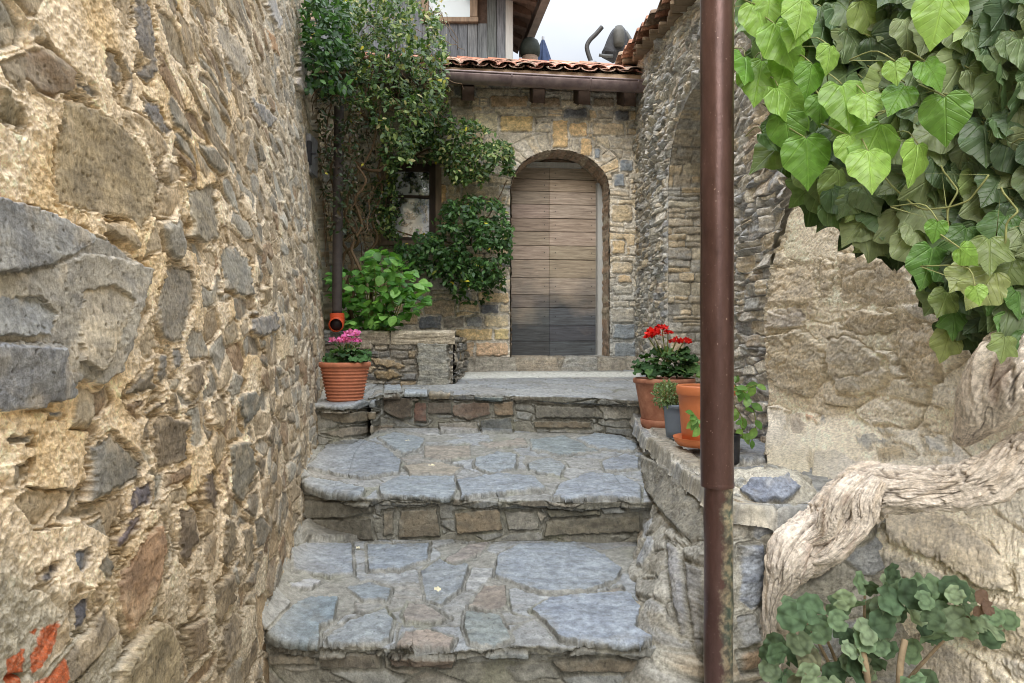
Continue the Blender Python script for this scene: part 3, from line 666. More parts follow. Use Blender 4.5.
# ------------------------------------------------------------------ the house at the end
house = thing('stone_house', 'low stone house with arched plank door and tiled eaves at the top of the steps', 'house')
ACX = facade_a(560); AR = .472; ARZ = .375; ASP = E+(341.5-190.5)/F*6.52          # arch centre, radius and springing height
WA0, WA1 = facade_a(381), facade_a(441); WZ0, WZ1 = E+(341.5-243)/F*6.4, E+(341.5-159)/F*6.4
DZ0 = E+(341.5-357)/F*6.5
def facade():
    a = np.linspace(facade_a(296), facade_a(646), 520); z = np.concatenate([np.linspace(E-.75, E-.3, 10)[:-1], np.linspace(E-.3, E+2.62, 520)])
    A, Z = np.meshgrid(a, z)
    P = np.stack([A*FX[0], 6.45+A*FX[1], Z], -1); px, py = proj(P); scl = P[..., 1]/F
    ws = A+.035*fbm(A*5, Z*5, 4, 41); wt = Z+.026*fbm(A*5, Z*5, 4, 42)
    lay = [np.array(q) for q in coursed(ws, wt, 5, (.075, .15), (.12, .34), .25)]
    r = np.hypot(A-ACX, np.where(Z > ASP, (Z-ASP)*AR/ARZ, Z-ASP)); th = np.arctan2((Z-ASP)*AR/ARZ, A-ACX)
    vm = (Z > ASP-.05) & (r < AR+.22) & (r > AR-.03)
    tb = np.linspace(-.1, math.pi+.1, 19)+np.random.RandomState(2).uniform(-.04, .04, 19)
    ti = np.clip(np.searchsorted(tb, th+.03*fbm(A*9, Z*9, 2, 3))-1, 0, 17)
    dv = np.minimum((th-tb[ti])*r, (tb[ti+1]-th)*r); dv = np.minimum(dv, AR+.2+.03*((ti*7) % 5)/5-r); dv = np.minimum(dv, r-AR+.01)
    lay[0] = np.where(vm, 3000+ti, lay[0]); lay[1] = np.where(vm, dv, lay[1]); lay[2] = np.where(vm, 0, lay[2]); lay[3] = np.where(vm, 0, lay[3])
    def R(x0, y0, x1, y1): return [(x0, y0+1), (x0+2, y0), (x1-1, y0), (x1, y0+2), (x1, y1-1), (x1-2, y1), (x0+1, y1), (x0, y1-2)]
    OC = (198, 160, 106); TN = (186, 166, 130); BL = (118, 126, 132); DK = (92, 94, 98)
    rects = [((500, 116, 533, 132), (212, 166, 104)), ((474, 113, 498, 132), (200, 182, 148)), ((552, 120, 568, 148), (204, 160, 104)), ((569, 123, 587, 137), OC),
             ((592, 123, 624, 136), TN), ((580, 138, 592, 156), OC), ((563, 109, 587, 119), DK), ((614, 111, 629, 122), DK), ((594, 148, 600, 160), BL),
             ((619, 160, 633, 172), BL), ((613, 174, 624, 187), BL), ((455, 328, 493, 341), (204, 166, 110)), ((494, 328, 509, 340), (210, 172, 112)),
             ((476, 342, 508, 356), (190, 158, 120)), ((484, 314, 509, 327), (178, 160, 124)), ((480, 304, 499, 314), DK), ((500, 300, 509, 312), TN), ((478, 292, 509, 303), (196, 166, 116)),
             ((424, 300, 455, 320), (176, 156, 124)), ((419, 316, 442, 329), (102, 108, 114)), ((443, 318, 464, 328), (142, 134, 120)), ((466, 316, 482, 327), (120, 122, 122)),
             ((455, 342, 474, 357), (170, 142, 106)), ((611, 262, 632, 273), TN), ((617, 275, 631, 283), OC), ((613, 286, 632, 295), (170, 160, 138)), ((611, 308, 634, 323), (168, 152, 122)),
             ((613, 324, 635, 339), (100, 110, 120)), ((614, 342, 635, 357), (96, 104, 112)), ((612, 240, 625, 254), (188, 160, 112)), ((611, 205, 632, 222), (178, 158, 120)),
             ((430, 185, 447, 205), (196, 156, 98)), ((443, 203, 462, 214), TN), ((462, 186, 500, 200), (176, 160, 130)), ((480, 110, 472, 108), TN), ((450, 98, 470, 108), (146, 128, 104)),
             ((490, 96, 528, 108), (160, 132, 96)), ((530, 98, 560, 108), (150, 128, 98)), ((593, 98, 614, 108), (150, 132, 108)), ((634, 140, 640, 160), TN)]
    pol = [(R(*q), c, .022) for q, c in rects if q[2] > q[0]]
    pal = [(222, 206, 174, 3), (220, 194, 150, 2), (202, 194, 178, 2), (172, 176, 178, 1.2), (206, 194, 170, 2)]
    pol = [(p_, tuple(min(235, int(x*1.1+22)) for x in c_), h_) for p_, c_, h_ in pol]
    h, c, mk = dress(ws, wt, lay, px, py, scl, pal, (214, 207, 192), seed=12, joint=.009, bevel=.012, H=.026, tilt=.004, polys=pol,
                     surf=.004, mgrain=.004, mscale=26, bed=(8, 24), edge=2.0, smear=.5, sat=.82)
    gr = (sst(230, 340, py)*sst(600, 612, px)*.55)[..., None]; c = c*(1-gr)+gr*lin((150, 158, 162))*(1+.2*fbm(A*9, Z*9, 3, 5))[..., None]
    P[..., 0] += FX[1]*h; P[..., 1] -= FX[0]*h
    door = ((r < AR) & (Z > ASP)) | ((np.abs(A-ACX) < AR) & (Z <= ASP) & (Z > DZ0-.02))
    win = (A > WA0) & (A < WA1) & (Z > WZ0) & (Z < WZ1)
    link('wall', grid_mesh('wall', P, c, mk, keep=~(door | win)), M_FAR, house)
    # reveal of the door arch: voussoir undersides and jambs
    ths = np.linspace(0, math.pi, 160); dep = np.linspace(-.03, .42, 40)
    path = [(ACX+AR, DZ0-.02), (ACX+AR, ASP)]
    t1 = np.linspace(DZ0-.02, ASP, 90)
    a_ = np.concatenate([np.full(90, ACX+AR), ACX+AR*np.cos(ths), np.full(90, ACX-AR)])
    z_ = np.concatenate([t1, ASP+ARZ*np.sin(ths), t1[::-1]])
    s_ = np.concatenate([[0], np.cumsum(np.hypot(np.diff(a_), np.diff(z_)))])
    A2 = np.broadcast_to(a_, (40, len(a_))).copy(); Z2 = np.broadcast_to(z_, A2.shape).copy(); D2 = np.broadcast_to(dep[:, None], A2.shape)
    S2 = np.broadcast_to(s_, A2.shape)
    idd, d, lx, ly = voro(S2, D2, .055, .3, 8, .5)
    h, c, mk = dress(S2, D2, (idd, d, lx, ly), S2*0-99, S2*0-99, S2*0+.01, [(186, 156, 128, 2), (166, 142, 120, 2), (190, 176, 150, 1)], (160, 150, 132), seed=15, joint=.004, bevel=.008, H=.01, surf=.003)
    na = np.where(Z2 > ASP, -(A2-ACX)/AR, -np.sign(A2-ACX)); nz = np.where(Z2 > ASP, -(Z2-ASP)/ARZ, 0)
    A2 += na*h; Z2 += nz*h
    P = np.stack([A2*FX[0]-D2*FX[1], 6.45+A2*FX[1]+D2*FX[0], Z2], -1)
    link('arch_lining', grid_mesh('arch_lining', P, c, mk), M_FAR, house)
facade()

def wood_mat(name, c1, c2, dark, zmid, zsoft, scale=5, plank_axis='x'):
    """weathered planks: grain along X, darkening where rain splashes at the foot"""
    m, n, l, b = mat_new(name); t = n.new('ShaderNodeTexCoord'); mp = n.new('ShaderNodeMapping')
    mp.inputs['Scale'].default_value = (1, 1, 14) if plank_axis == 'x' else (14, 14, 1)
    l.new(t.outputs['Object'], mp.inputs['Vector'])
    ns = n.new('ShaderNodeTexNoise'); ns.inputs['Scale'].default_value = scale; ns.inputs['Detail'].default_value = 8; ns.inputs['Roughness'].default_value = .7; ns.inputs['Distortion'].default_value = .4
    l.new(mp.outputs[0], ns.inputs['Vector'])
    r = n.new('ShaderNodeValToRGB'); r.color_ramp.elements[0].position = .3; r.color_ramp.elements[1].position = .7
    r.color_ramp.elements[0].color = (*lin(c1), 1); r.color_ramp.elements[1].color = (*lin(c2), 1); l.new(ns.outputs['Fac'], r.inputs['Fac'])
    a = n.new('ShaderNodeAttribute'); a.attribute_name = 'Col'
    v = n.new('ShaderNodeVectorMath'); v.operation = 'MULTIPLY'; l.new(r.outputs[0], v.inputs[0]); l.new(a.outputs['Color'], v.inputs[1])
    sp = n.new('ShaderNodeSeparateXYZ'); l.new(t.outputs['Object'], sp.inputs[0])
    n2 = n.new('ShaderNodeTexNoise'); n2.inputs['Scale'].default_value = 3.2; n2.inputs['Detail'].default_value = 5; l.new(t.outputs['Object'], n2.inputs['Vector'])
    q = n.new('ShaderNodeMath'); q.operation = 'MULTIPLY_ADD'; l.new(n2.outputs['Fac'], q.inputs[0]); q.inputs[1].default_value = .9; l.new(sp.outputs['Z'], q.inputs[2])
    mr = n.new('ShaderNodeMapRange'); mr.inputs[1].default_value = zmid-zsoft+.45; mr.inputs[2].default_value = zmid+zsoft+.45; mr.inputs[3].default_value = 1; mr.inputs[4].default_value = 0
    l.new(q.outputs[0], mr.inputs[0])
    mxn = n.new('ShaderNodeMix'); mxn.data_type = 'RGBA'; l.new(mr.outputs[0], mxn.inputs['Factor']); l.new(v.outputs[0], mxn.inputs[6])
    v2 = n.new('ShaderNodeVectorMath'); v2.operation = 'MULTIPLY'; l.new(v.outputs[0], v2.inputs[0]); v2.inputs[1].default_value = dark; l.new(v2.outputs[0], mxn.inputs[7])
    l.new(mxn.outputs[2], b.inputs['Base Color']); b.inputs['Roughness'].default_value = .8
    bp = n.new('ShaderNodeBump'); bp.inputs['Distance'].default_value = .003; l.new(ns.outputs['Fac'], bp.inputs['Height']); l.new(bp.outputs[0], b.inputs['Normal'])
    return m
M_DOOR = wood_mat('door_planks', (118, 104, 92), (192, 176, 160), (.24, .32, .44), E+.42, .22)
M_BOARD = wood_mat('grey_boards', (50, 54, 58), (124, 130, 134), (.7, .7, .72), 0, .2, 4, 'z')
def plank_mesh(rects, th, fr, seed=0, bev=.004, tint=.14, cols=None):
    rng = random.Random(seed); Vs, Qs, Cs, o = [], [], [], 0
    for k, (a0, a1, z0, z1) in enumerate(rects):
        bm = bmesh.new(); r = bmesh.ops.create_cube(bm, size=1)
        tw = rng.uniform(-.002, .003)
        for v in bm.verts: v.co = Vector((a0+(v.co.x+.5)*(a1-a0), (v.co.y)*th-tw, z0+(v.co.z+.5)*(z1-z0)))
        bmesh.ops.bevel(bm, geom=bm.edges[:], offset=bev, segments=1, affect='EDGES'); bmesh.ops.triangulate(bm, faces=bm.faces)
        g = 1+rng.uniform(-tint, tint); cc = np.array([g, g*rng.uniform(.96, 1.03), g*rng.uniform(.93, 1.04)]) * (cols[k] if cols else 1)
        Vs.append(np.array([tuple(fr(v.co.x, -v.co.y, v.co.z)) for v in bm.verts])); Qs.append(np.array([[v.index for v in f.verts] for f in bm.faces])+o)
        Cs.append(np.tile(cc, (len(bm.verts), 1))); o += len(bm.verts); bm.free()
    return np.concatenate(Vs), np.concatenate(Qs), np.concatenate(Cs)
def door():
    # leaf of horizontal planks in two columns, trimmed to the arch
    out = -.34; sc = (6.45+.27)/6.45
    x0 = ACX-AR-.06; x1 = facade_a(598, out); xm = facade_a(549, out)
    ys = [357, 341, 325, 308, 295, 278, 260, 246, 232, 219, 205, 192, 180, 168, 150]
    zs = [E+(341.5-y)/F*(6.5+.34) for y in ys]; rects = []; cols = []
    for k in range(len(zs)-1):
        top = zs[k+1]
        rects.append((x0, xm-.0008, zs[k], zs[k+1]-.004)); cols.append(.93)
        rects.append((xm+.0008, x1, zs[k]+(.0 if k % 3 else .003), zs[k+1]-.004)); cols.append(1.02)
    V, q, C = plank_mesh(rects, .04, lambda a, o, z: Fp(a, out+o, z), 4, .003, .2, cols)
    leaf = link('door', raw_mesh('door', V, q, C, smooth=False), M_DOOR, house)
    # nail heads
    nl = []
    for k in range(len(zs)-2):
        for a in (x0+.1, xm-.05, xm+.06, x1-.07):
            zc = zs[k]+(zs[k+1]-zs[k])*.5; nl.append(((a-.004, out+.018, zc-.004), (a+.004, out+.024, zc+.004)))
    for q in nl: box('nail', q[0], q[1], M_BLACK, leaf, 0, Fp)
    z1 = E+(341.5-184)/F*6.8
    box('door_post', (facade_a(597, -.26), -.33, DZ0), (facade_a(606.5, -.26)+.03, -.24, z1), M_GREYP, house, .006, Fp)
    zz = E+(341.5-165)/F*6.78
    box('door_head', (ACX-.34, -.32, zz-.022), (ACX+.26, -.27, zz+.022), M_GREYP, house, .004, Fp)
    zb = E-.29
    # threshold: worn stone blocks
    a0, a1 = facade_a(453, .12), facade_a(636, .12)
    A, T = np.meshgrid(np.linspace(a0, a1, 260), np.linspace(0, 1, 70))
    prof_o = np.interp(T, [0, .48, .55, 1], [.16, .14, .12, -.46]); prof_z = np.interp(T, [0, .48, .55, 1], [zb-.08, DZ0-.01, DZ0, DZ0+.004])
    P = np.stack([A*FX[0]+prof_o*FX[1], 6.45+A*FX[1]-prof_o*FX[0], prof_z], -1)
    lay = voro(A, T*.6, .38, 3., 3, .6)
    h, c, mk = dress(A, T*.6, lay, A*0-99, A*0-99, A*0+.01, [(158, 152, 138, 2), (140, 140, 134, 2), (150, 138, 118, 1)], (140, 134, 120), seed=18, joint=.005, bevel=.01, H=.006, surf=.004)
    P += normals(P)*h[..., None]*np.sign(-(normals(P)[..., 1:2]-normals(P)[..., 2:3])+1e-6)
    link('threshold', grid_mesh('threshold', P, c, mk), M_FAR, house)
    # wall behind the opening so no sky shows
    box('back_wall', (facade_a(300), -.62, E-.8), (facade_a(640), -.52, E+2.5), M_DARKW, house, 0, Fp)
door()
def window_house():
    fr = Fp; d = -.05
    w = boxes('window', [((WA0-.01, d, WZ1-.05), (WA1+.01, d+.08, WZ1+.0)), ((WA1-.05, d, WZ0), (WA1+.005, d+.08, WZ1-.05)), ((WA0, d, WZ0), (WA0+.05, d+.08, WZ1-.05)),
                         ((WA0-.03, d, WZ0-.04), (WA1+.03, d+.16, WZ0))], M_FRAMEW, house, .003, fr)
    zc = E+(341.5-198)/F*6.45
    boxes('frame', [((WA1-.11, d-.03, WZ0), (WA1-.05, d+.03, WZ1-.05)), ((WA0+.05, d-.03, WZ0), (WA0+.1, d+.03, WZ1-.05)), ((WA0+.1, d-.03, WZ1-.12), (WA1-.11, d+.03, WZ1-.05)),
                    ((WA0+.1, d-.025, zc-.012), (WA1-.11, d+.025, zc+.012)), ((WA0+.1, d-.03, WZ0), (WA1-.11, d+.03, WZ0+.05))], M_FRAMED, w, .003, fr)
    m, n, l, b = mat_new('window_glass'); b.inputs['Base Color'].default_value = (.02, .025, .03, 1); b.inputs['Roughness'].default_value = .04
    b.inputs['Specular IOR Level'].default_value = 1.0; b.inputs['IOR'].default_value = 2.2
    t = n.new('ShaderNodeTexCoord'); ns = n.new('ShaderNodeTexNoise'); ns.inputs['Scale'].default_value = 14; ns.inputs['Detail'].default_value = 5; l.new(t.outputs['Object'], ns.inputs['Vector'])
    rp = n.new('ShaderNodeValToRGB'); rp.color_ramp.elements[0].position = .45; rp.color_ramp.elements[0].color = (.03, .035, .045, 1); rp.color_ramp.elements[1].position = .55; rp.color_ramp.elements[1].color = (.66, .7, .74, 1)
    l.new(ns.outputs['Fac'], rp.inputs[0]); l.new(rp.outputs[0], b.inputs['Base Color'])     # mottled sky and tree reflections painted into the pane colour
    bp = n.new('ShaderNodeBump'); bp.inputs['Distance'].default_value = .002; l.new(ns.outputs['Fac'], bp.inputs['Height']); l.new(bp.outputs[0], b.inputs['Normal'])
    boxes('pane', [((WA0+.1, d-.005, WZ0+.05), (WA1-.11, d+.003, zc-.012)), ((WA0+.1, d-.005, zc+.012), (WA1-.11, d+.003, WZ1-.12))], m, w, 0, fr)
    boxes('window_reveal', [((WA0-.02, -.5, WZ1), (WA1+.02, .0, WZ1+.03)), ((WA1, -.5, WZ0), (WA1+.03, -.0, WZ1)), ((WA0-.03, -.5, WZ0), (WA0, 0, WZ1)), ((WA0, -.5, WZ0-.06), (WA1, .0, WZ0-.04))], simple('reveal_plaster', (150, 138, 118), .9, scale=20, bump=.003), w, .0, fr)
window_house()

def roof():
    zg = E+2.45      # tile edge height at the eaves
    a0, a1 = facade_a(300, .3), facade_a(650, .3)
    sl = math.tan(R_(23))
    # rafters, eave board
    for k, pxx in enumerate((400, 468, 538, 583, 628)):
        a = facade_a(pxx, .2)
        bm = bmesh.new(); bmesh.ops.create_cube(bm, size=1)
        for v in bm.verts:
            o = -.3+(v.co.y+.5)*(.56); z = zg-.15-(o-.26)*sl*1.0+(v.co.z-.5)*.13
            v.co = Fp(a+v.co.x*.11, o, z)
        bmesh.ops.bevel(bm, geom=bm.edges[:], offset=.006, segments=1, affect='EDGES'); bmesh.ops.recalc_face_normals(bm, faces=bm.faces)
        me = bpy.data.meshes.new('rafter'); bm.to_mesh(me); bm.free(); link('rafter', me, M_DARKW, house)
    def slab(name, o0, o1, dz, th, mat):
        bm = bmesh.new(); bmesh.ops.create_cube(bm, size=1)
        for v in bm.verts:
            o = o0+(v.co.y+.5)*(o1-o0); v.co = Fp(a0+(v.co.x+.5)*(a1-a0), o, zg+dz-(o-.3)*sl+(v.co.z-.5)*th)
        bmesh.ops.recalc_face_normals(bm, faces=bm.faces); me = bpy.data.meshes.new(name); bm.to_mesh(me); bm.free(); return link(name, me, mat, house)
    slab('eave_boards', -1.6, .34, -.045, .03, M_DARKW)
    box('eave_strip', (a0, .31, zg-.10), (a1, .335, zg-.02), simple('pale_board', (200, 176, 150), .8, var=.2, scale=18), house, .004, Fp)
    # curved tiles, rows of alternating covers and channels
    w = .165; n = int((a1-a0)/w)+1; Vs, Qs, o = [], [], 0; rng = random.Random(3)
    th = np.linspace(0, math.pi, 9); Cs = []
    for row in range(6):
        for k in range(n):
            for kind in (0, 1):
                ac = a0+(k+.5*kind)*w+rng.uniform(-.008, .008); r0 = .085 if kind == 0 else .075; r1 = r0*.82
                of = .40-row*.30+rng.uniform(-.02, .02)-(.03 if kind else 0); ob = of-.42
                if kind == 0 and row == 0: of += rng.uniform(-.01, .015)
                zo = (.03 if kind == 0 else -.005)+rng.uniform(-.005, .006)
                ring = []
                for (oo, rr, dz) in ((of, r0, 0), (ob, r1, .012), (of, r0-.014, 0), (ob, r1-.014, .012)):
                    zc = zg-(oo-.3)*sl+zo+dz*.3+(.02 if oo == of else 0)*.6
                    sgn = 1 if kind == 0 else -1
                    ring.append([tuple(Fp(ac+rr*math.cos(t), oo, zc+sgn*rr*.42*math.sin(t)+(0 if kind == 0 else .04))) for t in th])
                V = np.array(ring).reshape(-1, 3); m = len(th); q = []
                for j in range(m-1):
                    q += [(j, j+1, m+j+1, m+j), (2*m+j, 3*m+j, 3*m+j+1, 2*m+j+1), (j, 2*m+j, 2*m+j+1, j+1)]
                Vs.append(V); Qs.append(np.array(q)+o); o += len(V)
                g = rng.uniform(.7, 1.25); base = lin(rng.choice([(200, 150, 132), (206, 168, 150), (186, 140, 122), (214, 190, 172), (192, 158, 142), (166, 146, 130)]))
                Cs.append(np.tile(base*g, (len(V), 1)))
    link('tile_roof', raw_mesh('tile_roof', np.concatenate(Vs), np.concatenate(Qs), np.concatenate(Cs), np.ones(o), smooth=False), M_FAR, house)
    # ridge tiles
    zr = zg+1.55*sl; seg = []
    for k in range(9):
        aa = a0+k*(a1-a0)/9; seg.append((curve([Fp(aa, -1.25, zr+.0), Fp(aa+(a1-a0)/9+.03, -1.25, zr-.01)], 4), [.085, .083, .08, .078]))
    tubes('ridge_tiles', seg, M_ROOF, house, 14)
    # gutter
    th = np.linspace(math.pi*1.0, math.pi*2.0, 16); g0, g1 = facade_a(372, .42), facade_a(649, .42)
    rr = .078; cz = zg-.105; aa = np.linspace(g0, g1, 60)
    def sec(r): return np.array([[tuple(Fp(a, .42+r*math.cos(t), cz-.012*(a-g0)+r*math.sin(t))) for a in aa] for t in th])
    P = sec(rr); P2 = sec(rr-.006); V = np.concatenate([P, P2[::-1]], 0); V = np.concatenate([V, V[:1]], 0)
    g = link('gutter', grid_mesh('gutter', V), M_GUT, house)
    tubes('gutter_bead', [([Fp(a, .42+rr, cz-.012*(a-g0)+.004) for a in aa], .009)], M_GUT, g)
    for a in (facade_a(432, .42), facade_a(511, .42), facade_a(589, .42), facade_a(636, .42)):
        tubes('gutter_bracket', [([Fp(a, .42+(rr+.004)*math.cos(t), cz-.012*(a-g0)+(rr+.004)*math.sin(t)) for t in th], .006)], M_GUT, g, 6)
    # end cap
    bm = bmesh.new(); vs = [bm.verts.new(Fp(g1, .42+rr*math.cos(t), cz-.012*(g1-g0)+rr*math.sin(t))) for t in th]; bm.faces.new(vs)
    me = bpy.data.meshes.new('gutter_end'); bm.to_mesh(me); bm.free(); link('gutter_end', me, M_GUT, g)
    # back slope and house sides
    bm = bmesh.new(); pts = [(-1.25, zr), (-3.0, zr-.5)]
    vs = [bm.verts.new(Fp(a, o_, z_)) for a, (o_, z_) in ((a0, pts[0]), (a1, pts[0]), (a1, pts[1]), (a0, pts[1]))]; bm.faces.new(vs)
    me = bpy.data.meshes.new('rear_slope'); bm.to_mesh(me); bm.free(); link('rear_slope', me, M_ROOF, house)
roof()

# ------------------------------------------------------------------ right-hand building with a niche
rb = thing('stone_barn', 'grey rubble stone building on the right with an arched recess and tiled verge', 'building')
NY0, NY1, NSP, NAP = 3.75, 5.25, E+1.16, E+1.68
def topz(Y): return E+2.65-.21*(6.5-Y)
def right_wall():
    pxs = np.linspace(630, 790, 330); Yc = 1.2*F/(pxs-512)
    Yc = Yc[Yc > 2.98]; v = np.linspace(0, 1, 640)
    Y = np.broadcast_to(Yc[None], (640, len(Yc))).copy()
    zlo = E-.6; zvis = np.minimum(E+Y*.52, topz(Y)); Z = zlo+(zvis-zlo)*np.minimum(v[:, None]/.9, 1)+(topz(Y)-zvis)*np.clip((v[:, None]-.9)/.1, 0, 1)
    P = np.stack([Y*0+1.2, Y, Z], -1); px, py = proj(P); scl = Y/F
    ws = Y+.025*fbm(Y*5, Z*5, 3, 71); wt = Z-.02*Y+.02*fbm(Y*5, Z*5, 3, 72)
    l1 = coursed(ws, wt, 9, (.03, .085), (.09, .3), .3); l2 = voro(ws, wt, .16, .05, 19, .95, -.1)
    use = fbm(Y*1.2, Z*1.2, 2, 73) > .05
    lay = [np.where(use, a, b) for a, b in zip(l1, l2)]
    pal = [(200, 193, 178, 3), (182, 182, 176, 3), (212, 194, 160, 1.6), (164, 166, 168, 1.6), (222, 214, 194, 1.4), (186, 168, 142, 1)]
    h, c, mk = dress(ws, wt, lay, px, py, scl, pal, (200, 198, 192), seed=22, joint=.004, bevel=.006, H=.020, tilt=.012, surf=.005, mgrain=.006, mscale=26, bed=(8, 40))
    rgh = sst(E+.4, E+1.8, Z); h = h*(1+.5*rgh)+.02*fbm(Y*3, Z*3, 3, 75)
    # pale blue-grey pointing near the front end
    bz = (sst(735, 745, px)*sst(120, 200, py)*(1-mk)*.7)[..., None]; c = c*(1-bz)+bz*lin((160, 164, 168))
    ya = (Y-(NY0+NY1)/2)/((NY1-NY0)/2); hole = (np.abs(ya) < .975) & (Z < NSP-.012+(NAP-NSP)*np.sqrt(np.clip(1-(ya/.975)**2, 0, 1)))
    eh = np.abs(np.hypot((Y-(NY0+NY1)/2)/((NY1-NY0)/2), np.maximum(Z-NSP, 0)/(NAP-NSP))-1)*.6
    P[..., 0] -= h*sst(0, .05, eh)+.0*eh
    edg = np.interp(py, [-300, 150, 200, 250, 330, 400, 500, 900], [815, 812, 790, 772, 765, 769, 762, 762])
    link('wall', grid_mesh('wall', P, c, mk, keep=~(hole | (px > edg+3))), M_FAR, rb)
    # far jamb, arch soffit and back of the recess
    th = np.linspace(0, math.pi, 120); hy = (NY1-NY0)/2; cy = (NY0+NY1)/2
    t1 = np.linspace(E-.6, NSP, 260)
    yy = np.concatenate([np.full(260, NY1), cy+hy*np.cos(th), np.full(260, NY0)]); zz = np.concatenate([t1, NSP+(NAP-NSP)*np.sin(th), t1[::-1]])
    ss = np.concatenate([[0], np.cumsum(np.hypot(np.diff(yy), np.diff(zz)))]); dep = np.linspace(.002, .62, 110)
    D = np.broadcast_to(dep[:, None], (110, len(yy))); Yg = np.broadcast_to(yy, D.shape).copy(); Zg = np.broadcast_to(zz, D.shape).copy(); Sg = np.broadcast_to(ss, D.shape)
    lay = coursed(D+.012*fbm(D*9, Sg*9, 2, 5), Sg+.012*fbm(D*9, Sg*9, 2, 6), 14, (.05, .11), (.1, .3), .25)
    h, c, mk = dress(D, Sg, lay, D*0-99, D*0-99, D*0+.01, [(188, 174, 148, 2), (204, 182, 142, 1.0), (168, 166, 158, 2), (204, 194, 168, 1.4)], (176, 172, 160), seed=24, joint=.006, bevel=.012, H=.02, tilt=.006, surf=.005, mgrain=.004, mscale=28, bed=(30, 10))
    ny = np.where(Zg > NSP, -(Yg-cy)/hy, -np.sign(Yg-cy)); nz = np.where(Zg > NSP, -.7*(Zg-NSP)/(NAP-NSP), 0)
    Yg += ny*h; Zg += nz*h
    Pl = np.stack([1.2+D, Yg, Zg], -1); fl = Pl[:1].copy(); fl[..., 0] = 1.203; fl[..., 1] = cy+(fl[..., 1]-cy)*1.12; fl[..., 2] = np.where(fl[..., 2] > NSP, NSP+(fl[..., 2]-NSP)*1.12, fl[..., 2])
    Pl = np.concatenate([fl, Pl]); c = np.concatenate([c[:1], c]); mk = np.concatenate([mk[:1], mk])
    link('recess_lining', grid_mesh('recess_lining', Pl, c, mk), M_FAR, rb)
    Yb, Zb = np.meshgrid(np.linspace(NY0-.1, NY1+.1, 160), np.linspace(E-.6, NAP+.1, 220))
    lay = coursed(Yb, Zb, 15, (.05, .12), (.1, .3), .25)
    h, c, mk = dress(Yb, Zb, lay, Yb*0-99, Yb*0-99, Yb*0+.01, pal, (146, 142, 132), seed=25, joint=.006, H=.02, surf=.005)
    link('recess_back', grid_mesh('recess_back', np.stack([1.8-h, Yb, Zb], -1), c, mk), M_FAR, rb)
right_wall()
def right_roof():
    rng = random.Random(9); Vs, Qs, Cs, o = [], [], [], 0
    th = np.linspace(0, math.pi, 8)
    k = 0; Y = 7.2
    while Y > 2.4:
        for row in range(5):
            z = topz(Y)+.05+rng.uniform(-.012, .02)+row*.02; x0 = 1.06+row*.3+rng.uniform(-.05, .03)
            L = .42; r = .12+rng.uniform(-.01, .01)
            ring = []
            for xx, rr, dz in ((x0, r, 0), (x0+L, r*.85, .10), (x0, r-.02, 0), (x0+L, r*.85-.02, .10)):
                ring.append([(xx+.02*math.sin(t), Y+rr*math.cos(t), z+row*.08+dz+rr*.55*math.sin(t)-.21*0) for t in th])
            V = np.array(ring).reshape(-1, 3); m = len(th); q = []
            for j in range(m-1): q += [(j, j+1, m+j+1, m+j), (2*m+j, 3*m+j, 3*m+j+1, 2*m+j+1), (j, 2*m+j, 2*m+j+1, j+1)]
            Vs.append(V); Qs.append(np.array(q)+o); o += len(V)
            Cs.append(np.tile(lin(rng.choice([(132, 96, 78), (150, 112, 92), (118, 100, 84), (168, 128, 104), (140, 122, 104)]))*rng.uniform(.8, 1.2), (len(V), 1)))
        Y -= .19+rng.uniform(-.01, .01)
    link('roof_tiles', raw_mesh('roof_tiles', np.concatenate(Vs), np.concatenate(Qs), np.concatenate(Cs), np.ones(o), False), M_FAR, rb)
    # stone eave slabs under the tiles
    lst = []; Y = 7.0
    bm = bmesh.new()
    while Y > 2.4:
        w = rng.uniform(.16, .34); r = bmesh.ops.create_cube(bm, size=1); th_ = rng.uniform(.03, .05); x0 = 1.08+rng.uniform(-.04, .04); rt = rng.uniform(-.1, .1)
        for v in r['verts']:
            yy = Y-w/2+v.co.y*w*.96; v.co = Vector((x0+(v.co.x+.5)*.6+v.co.y*.05, yy, topz(yy)+.0+v.co.z*th_+rt*v.co.x*.1))
        Y -= w
    bmesh.ops.bevel(bm, geom=bm.edges[:], offset=.008, segments=1, affect='EDGES'); bmesh.ops.recalc_face_normals(bm, faces=bm.faces)
    me = bpy.data.meshes.new('eave_slabs'); bm.to_mesh(me); bm.free(); link('eave_slabs', me, simple('eave_stone', (140, 122, 100), .9, var=.25, scale=12, bump=.006), rb)
right_roof()

